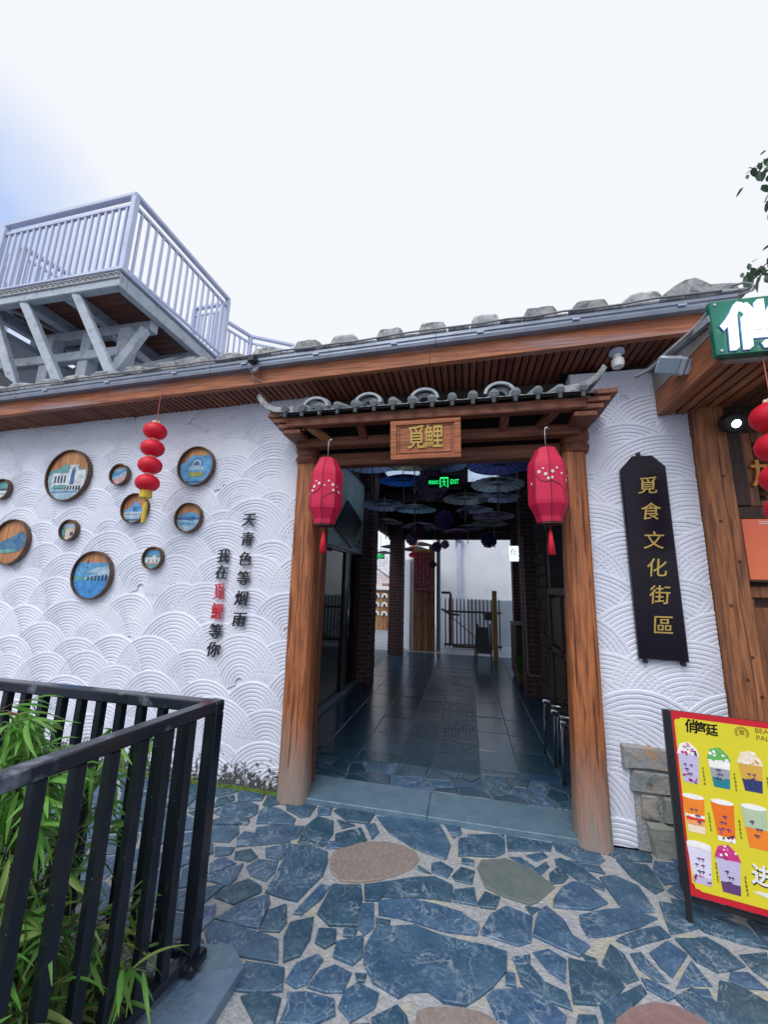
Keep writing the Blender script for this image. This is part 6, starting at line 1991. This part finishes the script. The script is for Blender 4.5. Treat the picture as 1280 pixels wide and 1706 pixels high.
b = MB(); b.bbox(.80, .98, 7.58, 7.62, 2.06, 2.34, .02); obj('light_box', b, mat('lit_sign_face', (.85, .92, .95), None, 5, .4, emit=((.75, .93, 1.0), 1.6)), ns)
b = MB(); b.box(.981, 1.12, 7.59, 7.61, 2.30, 2.32); b.box(.981, 1.12, 7.59, 7.61, 2.08, 2.10); obj('bracket', b, BLACK, ns)
text('character', '鱼', .17, mat('pale_sign_print', (.08, .16, .20), None, 5, .4), ns, (.89, 7.576, 2.20), .001, .001)

# ------------------------------------------------------------------ stools
def stool(loc, rz, label):
    t = thing('metal_stool', label, 'stool', loc, 'round metal stools beside the right post')
    b = MB(); b.lathe([(0, .475), (.125, .475), (.135, .468), (.137, .455), (.128, .448), (0, .448)], (0, 0, 0), 22); obj('seat', b, CHROME, t, 40, world=False)
    for k in range(4):
        a = PI / 4 + k * PI / 2
        c, s = math.cos(a), math.sin(a)
        b = MB(); b.tube([(.06 * c, .06 * s, .444), (.105 * c, .105 * s, .436), (.122 * c, .122 * s, .41), (.135 * c, .135 * s, .02)], .0105, 8); obj('leg', b, CHROME, t, True, world=False)
        f = MB(); f.tube([(.1345 * c, .1345 * s, .02), (.1352 * c, .1352 * s, .0)], .013, 8); obj('foot', f, BLACK, t, world=False)
    t.rotation_euler.z = rz
    return t
s0 = stool((.84, 3.50, .028), .3, 'round metal stool nearest the entrance, half behind the right post')
for (x, y, r, l) in ((.83, 3.80, .1, 'round metal stool second from the right post'), (.82, 4.12, .5, 'round metal stool farthest inside, last of the three')):
    copy_tree(s0, None, (x, y, .028), r, l)

# ------------------------------------------------------------------ exit signs
def exit_sign(loc, w, label, cord):
    t = thing('exit_sign', label, 'sign', loc, 'green exit signs')
    x, y, z = loc
    h = w * .40
    b = MB(); b.bbox(x - w / 2, x + w / 2, y, y + .025, z - h / 2, z + h / 2, .003); obj('box', b, mat('exit_box', (.01, .03, .025), None, 5, .4) if 'exit_box' not in bpy.data.materials else bpy.data.materials['exit_box'], t)
    G = bpy.data.materials.get('exit_green') or mat('exit_green', (.0, .4, .12), None, 5, .4, emit=((.02, .95, .22), .9))
    text('word', 'EXIT', h * .52, G, t, (x + w * .325, y - .002, z), .001, .0006, sx=.62)
    text('word', '安全出口', h * .34, G, t, (x - w * .325, y - .002, z), .001, .0006, sx=.60)
    b = MB()
    for (a0, a1, c0, c1) in ((-.13, -.105, -.42, .40), (.105, .13, -.42, .40), (-.104, .104, .30, .40)):
        b.box(x + a0 * w, x + a1 * w, y - .003, y - .0006, z + c0 * h, z + c1 * h)
    for (p, q) in (((-.02, .12), (.01, -.08)), ((.01, -.08), (.06, -.36)), ((.0, -.08), (-.06, -.34)), ((-.01, .10), (.06, .02)), ((-.01, .10), (-.07, .0))):
        b.bar((x + p[0] * w, y - .0018, z + p[1] * h), (x + q[0] * w, y - .0018, z + q[1] * h), .0022, w * .018)
    b.tube([(x - .005 * w, y - .003, z + .20 * h), (x - .005 * w, y - .0006, z + .20 * h)], w * .020, 8)
    obj('running_figure', b, G, t)
    b = MB()
    for dx in (-.35, .35):
        b.tube([(x + dx * w * .0 + (-.04 if dx < 0 else .04), y + .012, z + h / 2), (x + (-.04 if dx < 0 else .04), y + .012, z + h / 2 + cord)], .004, 5)
    obj('hanger', b, BLACK, t)
    return t
exit_sign((-.235, 4.25, 2.695), .36, 'green lit exit sign hanging among the paper umbrellas', .56)
exit_sign((-2.26, 9.9, 2.31), .30, 'small exit sign seen between the two left brick piers', .5)

# ------------------------------------------------------------------ paper umbrellas and flower balls
UC = {'blue': (.03, .16, .60), 'cream': (.62, .58, .40), 'sky': (.36, .48, .74), 'navy': (.16, .18, .52), 'grey': (.48, .55, .58), 'mauve': (.56, .38, .60), 'slate': (.34, .40, .54), 'pale': (.46, .48, .46), 'teal': (.30, .50, .60), 'lilac': (.66, .44, .68), 'black': (.012, .014, .02)}
UM = {k: mat('paper_' + k, c, tuple(x * .75 for x in c), 4, .6, trans=.65) for k, c in UC.items()}
RIB = mat('umbrella_rib', (.05, .04, .05), None, 5, .6)
STK = mat('umbrella_handle', (.30, .27, .27), None, 5, .5)
N_ = 20
cmb = MB()
vs = [(0, 0, .105)]
for r, z in ((.10, .090), (.26, .046), (.40, .0)):
    for j in range(N_ * 2):
        a = PI * j / N_
        q = r * (1 - (.012 if j % 2 else 0))
        vs.append((q * math.cos(a), q * math.sin(a), z - (.0 if j % 2 == 0 else .004)))
n = N_ * 2
fs = [(0, 1 + j, 1 + (j + 1) % n) for j in range(n)] + [(1 + k * n + j, 1 + (k + 1) * n + j, 1 + (k + 1) * n + (j + 1) % n, 1 + k * n + (j + 1) % n) for k in range(2) for j in range(n)]
cmb.add(vs, fs)
cme = cmb.mesh('canopy', UM['blue'])
rmb = MB()
for j in range(N_):
    a = 2 * PI * j / N_
    c, s = math.cos(a), math.sin(a)
    rmb.bar((.012 * c, .012 * s, .098), (.262 * c, .262 * s, .038), .005, .009)
    rmb.bar((.262 * c, .262 * s, .038), (.398 * c, .398 * s, -.006), .005, .007)
    rmb.bar((.015 * c, .015 * s, .0), (.22 * c, .22 * s, .044), .0025, .004)
rme = rmb.mesh('ribs', RIB)
hmb = MB(); hmb.tube([(0, 0, .17), (0, 0, -.42)], .0075, 8); hmb.lathe([(.018, -.02), (.022, .0), (.018, .02)], (0, 0, 0), 10); hmb.lathe([(.011, -.42), (.011, -.34)], (0, 0, 0), 8)
hme = hmb.mesh('handle', STK, True)
umb0 = None
def umbrella(loc, colour, label, s=1.0, tilt=(0, 0)):
    global umb0
    t = thing('paper_umbrella', label, 'umbrella', loc, 'paper umbrellas hung under the passage ceiling')
    for nm, me in (('canopy', cme), ('ribs', rme), ('handle', hme)):
        o = obj(nm, me, None, t)
        if nm == 'ribs': o['kind'] = 'stuff'
        if nm == 'canopy':
            o.material_slots[0].link = 'OBJECT'
            o.material_slots[0].material = UM[colour]
    wr = MB(); wr.tube([(0, 0, .17), (0, 0, max(.2, (3.48 - loc[2]) / s))], .0025, 4)
    if loc[1] < 9.0: obj('hanging_wire', wr, BLACK, t, world=False)
    t.rotation_euler = (tilt[0], tilt[1], rnd(0, 6))
    t.scale = (s, s, s)
    return t
UL = UMB_LIST
for (x, y, z, s, c, l) in UL:
    umbrella((x, y, z), c, l, s, (rnd(-.05, .05), rnd(-.05, .05)))
BALL = {'purple': mat('purple_petals', (.12, .05, .26), (.07, .025, .16), 20, .7, rand=.2), 'mauve': mat('mauve_petals', (.30, .22, .38), (.20, .14, .28), 20, .7), 'navy': mat('navy_petals', (.05, .05, .22), (.03, .03, .13), 20, .7), 'plum': mat('plum_petals', (.16, .035, .12), (.09, .02, .07), 20, .7)}
def ball_mesh(seed, m):
    rg = random.Random(seed)
    mb = MB()
    mb.lathe([(0, -.8), (.55, -.58), (.8, 0), (.55, .58), (0, .8)], (0, 0, 0), 10)
    for i in range(420):
        z = 1 - 2 * (i + .5) / 420
        a = i * 2.39996
        r = math.sqrt(1 - z * z)
        d = Vector((r * math.cos(a), r * math.sin(a), z))
        u = d.orthogonal().normalized()
        w = d.cross(u)
        th = rg.uniform(0, 6.3)
        u, w = u * math.cos(th) + w * math.sin(th), w * math.cos(th) - u * math.sin(th)
        o = d * rg.uniform(.78, .92)
        e = rg.uniform(.10, .20)
        mb.add([o, o + u * e + d * e * .9, o + u * e * .3 + w * e + d * e * 1.2, o - u * e * .8 + w * e * .6 + d * e * .9], [(0, 1, 2, 3)])
    return mb.mesh('petals', m)
BM = {k: ball_mesh(i, m) for i, (k, m) in enumerate(BALL.items())}
for (x, y, z, r, c, l) in BALL_LIST:
    t = thing('flower_ball', l, 'decoration', (x, y, z), 'hanging flower balls')
    o = obj('petals', BM[c], None, t)
    o.scale = (r, r, r)
    w = MB(); w.tube([(0, 0, r * .7), (0, 0, 3.48 - z)], .0025, 4)
    if y < 9: obj('hanging_wire', w, BLACK, t, world=False)

# ------------------------------------------------------------------ sunlit yard beyond the passage
b = MB(); b.box(-9, 5, 9.6, 26, -.05, .012); b.box(-9, -4.62, 6.6, 9.598, -.05, .012)
struct('yard_paving', b, mat('pale_yard_paving', (.22, .26, .32), (.30, .34, .40), 2, .5))
LW = mat('pale_yard_wall', (.72, .76, .84), (.60, .65, .74), 1.5, .8, spots=((.34, .38, .40), 1.4, .6, .8, .5))
bw = thing('yard_wall', 'tall pale stained wall beyond the far gate', 'wall', (1, 11.6, 0))
b = MB(); b.box(-.75, 4.5, 11.6, 11.9, 0, 4.6); obj('wall_body', b, LW, bw)
b = MB(); b.bbox(.05, 2.5, 11.45, 11.598, .0, 1.25, .02); obj('plinth', b, mat('blue_grey_plinth', (.22, .28, .36), (.28, .33, .40), 3, .7), bw)
b = MB(); b.tube([(-.20, 11.48, 0), (-.20, 11.48, 2.9)], .07, 12); b.lathe([(.07, 2.86), (.13, 2.92), (.13, 2.98)], (-.20, 11.48, 0), 12); obj('downpipe', b, STEEL_P, bw, 40)
tk = thing('yard_gate', 'black barred steel gate closing the far end of the passage', 'gate', (0, 10.6, 0))
gx = -.56
b = MB()
for z in (.10, .94):
    b = MB(); b.bbox(-.60, .86, 10.585, 10.615, z - .025, z + .025, .004); obj('rail', b, BLACK, tk)
q = MB(); q.tube([(0, 0, .03), (0, 0, 1.23)], .016, 6); q.lathe([(.011, 1.23), (.016, 1.25), (.0, 1.30)], (0, 0, 0), 6)
qm = q.mesh('bar', BLACK)
while gx < .84:
    obj('bar', qm, None, tk, loc=(gx, -.032, 0)); gx += .098
b = MB(); b.tube([(-.66, 10.5, 1.42), (-.44, 10.5, 1.42), (-.42, 10.5, 1.38), (-.42, 10.5, .15), (-.36, 10.5, .08), (.75, 10.5, .08)], .035, 8); b.tube([(-.66, 10.48, 1.0), (-.45, 10.48, .88), (-.2, 10.48, .86)], .03, 8); obj('pipe_frame', b, mat('brown_pipe', (.045, .03, .035), None, 5, .5), tk, True)
b = MB(); b.bar((-.40, 10.54, .80), (.45, 10.54, .12), .02, .02); obj('brace', b, BLACK, tk)
b = MB(); b.bbox(.44, .64, 10.53, 10.58, .75, .95, .005); obj('lock_box', b, BLACK, tk)
yp = one('yellow_post', MB().bbox(.545, .645, 9.0, 9.08, .024, 1.50, .006), W_YELLOW, 'upright yellow timber leaning by the right end of the passage', 'post')
gp = one('grey_pipe_post', MB().tube([(-.70, 9.95, .012), (-.70, 9.95, 2.75)], .055, 12), mat('blue_grey_pipe', (.18, .26, .34), None, 5, .4), 'blue grey upright pipe beside the wooden board wall', 'pipe', smooth=60)
wb = thing('board_wall', 'upright wooden board wall under a red menu beyond the passage', 'wall', (-1.15, 9.8, 0))
x = -1.32
while x < -.80:
    w = rnd(.07, .10)
    b = MB(); b.bbox(x, x + w - .004, 9.80 + rnd(0, .012), 9.86, .012, 1.42 + rnd(-.0, .02), .004); obj('board', b, W_BOARD, wb)
    x += w
b = MB(); b.bbox(-.93, -.78, 9.78, 9.90, 1.45, 2.62, .01); b.bbox(-1.32, -.78, 9.865, 9.90, .012, 2.5, .004); obj('frame_post', b, W_BOARD, wb)
rm = thing('red_menu_panel', 'dark red menu panel mounted over the wooden boards', 'sign', (-1.1, 9.78, 1.85))
b = MB(); b.bbox(-1.31, -.88, 9.755, 9.79, 1.43, 2.42, .005); obj('panel', b, mat('maroon_panel', (.28, .03, .06), (.24, .025, .05), 3, .4), rm)
b = MB()
for k in range(4):
    xx = -1.27 + k * .095
    for r_ in range(13):
        if RP.random() < .85:
            b.box(xx, xx + RP.uniform(.03, .055), 9.752, 9.7545, 2.30 - r_ * .06, 2.325 - r_ * .06)
for k in range(5): b.box(-1.28 + k * .075, -1.24 + k * .075, 9.752, 9.7545, 1.475, 1.51)
obj('menu_lines', b, mat('pale_pink_print', (.55, .30, .32), None, 5, .5), rm, kind='stuff')
lat = thing('white_lattice', 'white lattice screen with climbing plants left of the wooden boards', 'screen', (-1.8, 10.3, 0))
A0, A1 = Vector((-1.335, 9.84, 0)), Vector((-1.74, 10.75, 0))
AD = (A1 - A0).normalized(); AL = (A1 - A0).length; AN = Vector((AD.y, -AD.x, 0))
b = MB()
for k in range(12):
    p = A0 + AD * (AL * k / 11)
    b.bar(p + Vector((0, 0, .012)), p + Vector((0, 0, 2.25)), .03, .03)
obj('upright', b, WHITE, lat, kind='stuff')
b = MB()
for k in range(16):
    s0_ = -1.0 + k * .2
    for sg in (1, -1):
        z0 = .05
        t0, t1 = s0_ * AL / 2.2, s0_ * AL / 2.2 + sg * .6
        p, q = A0 + AD * max(0, min(AL, t0)) + AN * .02, A0 + AD * max(0, min(AL, t1)) + AN * .02
        if (p - q).length > .2: b.bar(p + Vector((0, 0, z0)), q + Vector((0, 0, 1.2)), .016, .010)
b.bar(A0 + AN * .02 + Vector((0, 0, 2.25)), A1 + AN * .02 + Vector((0, 0, 2.25)), .03, .05)
obj('crossbar', b, WHITE, lat, kind='stuff')
b = MB(); b.prism([(0, .012), (AL, .012), (AL, 2.2), (0, 2.2)], A0 - AN * .05, AD, (0, 0, 1), -AN * .03); obj('pale_panel', b, LW, lat)
b = MB()
for k in range(420):
    z = abs(rnd(-.3, 1.3)) + .1; s = rnd(.02, .05)
    c = A0 + AD * rnd(.05, AL) + AN * rnd(.0, .07) + Vector((0, 0, z))
    b.add([c + Vector((rnd(-s, s), rnd(-s, s), rnd(-s, s))) for _ in range(3)], [(0, 1, 2)])
obj('climber', b, LEAF[0], lat, kind='stuff')
fw = thing('plank_wall', 'far brown plank wall with round white fan ornaments in the yard', 'wall', (-3.4, 14, 0))
x = -6.2
while x < -1.9:
    b = MB(); b.bbox(x, x + .135, 14.0 + rnd(0, .01), 14.05, .012, 1.40, .004); obj('plank', b, W_BOARD, fw)
    x += .14
b = MB(); b.bbox(-6.3, -1.8, 13.9, 14.1, 1.42, 1.52, .01); obj('ledge', b, WHITE, fw)
b = MB(); b.box(-6.3, -1.8, 14.051, 14.3, .012, 2.0); obj('upper_wall', b, mat('pink_white_wall', (.62, .52, .56), (.7, .64, .66), 3, .8), fw)
b = MB()
for k in range(5): b.box(-3.05 + k * .07, -3.0 + k * .07, 14.045, 14.0505, 1.56, 1.66)
obj('small_lettering', b, mat('brown_lettering', (.22, .08, .06), None, 5, .6), fw)
n0 = None
for i, z in enumerate((1.20, .885, .57)):
    for j, x in enumerate((-3.23, -2.93)):
        t = thing('fan_ornament', '%s white fan ornament in the %s column on the far plank wall' % (('top', 'middle', 'bottom')[i], ('left', 'right')[j]), 'ornament', (x, 13.985, z), 'white fan ornaments on the plank wall')
        b = MB()
        n = 14
        vs = []
        for yy in (-.03, 0.0):
            for r in (.045, .115):
                for q in range(n + 1):
                    a = -.6 + (PI + 1.2) * q / n
                    vs.append((r * math.cos(a), yy, r * math.sin(a)))
        k = n + 1
        fs = []
        for q in range(n):
            fs += [(q, q + 1, k + q + 1, k + q), (2 * k + q, 3 * k + q, 3 * k + q + 1, 2 * k + q + 1), (k + q, k + q + 1, 3 * k + q + 1, 3 * k + q), (q, 2 * k + q, 2 * k + q + 1, q + 1)]
        b.add(vs, fs); obj('fan', b, WHITE, t, world=False)
        b = MB(); b.lathe([(0, -.025), (.032, -.02), (.035, 0)], (0, 0, -.01), 10, 'y'); obj('dark_centre', b, BLACK, t, world=False)
# blossom screen high in the yard
b = MB()
for k in range(900):
    c = Vector((rnd(-4.2, -1.6), rnd(12.2, 13.2), rnd(1.75, 2.55))); s = rnd(.02, .06)
    b.add([c + Vector((rnd(-s, s), rnd(-s, s), rnd(-s, s))) for _ in range(3)], [(0, 1, 2)])
o = obj('petals', b, mat('pale_pink_blossom', (.66, .48, .60), (.74, .62, .70), 6, .6, trans=.3), None, kind='stuff')
bt = thing('blossom_tree', 'pale pink blossom tree in the yard behind the left brick piers', 'tree', (-2.9, 12.7, 0))
o.parent = bt; o.location = -Vector(bt.location)
o.name = 'crown'
b = MB(); b.tube([(-2.3, 12.7, 0), (-2.32, 12.7, 1.0), (-2.4, 12.7, 1.8)], [.05, .04, .03], 8); b.tube([(-2.4, 12.7, 1.75), (-3.2, 12.7, 2.3)], .02, 6); b.tube([(-2.4, 12.7, 1.75), (-1.8, 12.6, 2.3)], .02, 6); obj('trunk', b, W_DARK, bt)
b = MB(); b.box(-9.2, -1.2, 16.5, 16.8, 0, 3.2); b.box(-9.2, -9.0, 6.7, 16.5, 0, 3.0)
one('far_building', b, LW, 'pale building wall closing the back of the yard', 'building')
yr = lantern_string('string of red lanterns hanging in the yard beyond the brick pier', -1.53, 11.2, 2.98, 3, .13, .08, .19, False, 0)
# folding chalk board near the far end
ab = thing('easel_board', 'folding black easel board standing deep in the passage', 'easel', (.25, 8.5, .02))
for s in (-1, 1):
    b = MB(); b.bar((.30 + s * .17, 8.42, .024), (.33 + s * .13, 8.56, .82), .03, .02); obj('front_leg', b, BLACK, ab)
    b = MB(); b.bar((.34 + s * .15, 8.78, .024), (.335 + s * .12, 8.575, .80), .025, .02); obj('rear_leg', b, BLACK, ab)
b = MB(); b.prism([(-.14, .0), (.14, .0), (.115, .50), (-.115, .50)], (.315, 8.47, .26), (1, 0, 0), (0, .17, .985), (0, .012, -.002)); obj('board', b, mat('grey_chalk_board', (.10, .11, .12), (.06, .07, .08), 6, .6), ab)
b = MB(); b.bar((.15, 8.455, .25), (.48, 8.455, .25), .02, .02); obj('cross_bar', b, BLACK, ab)
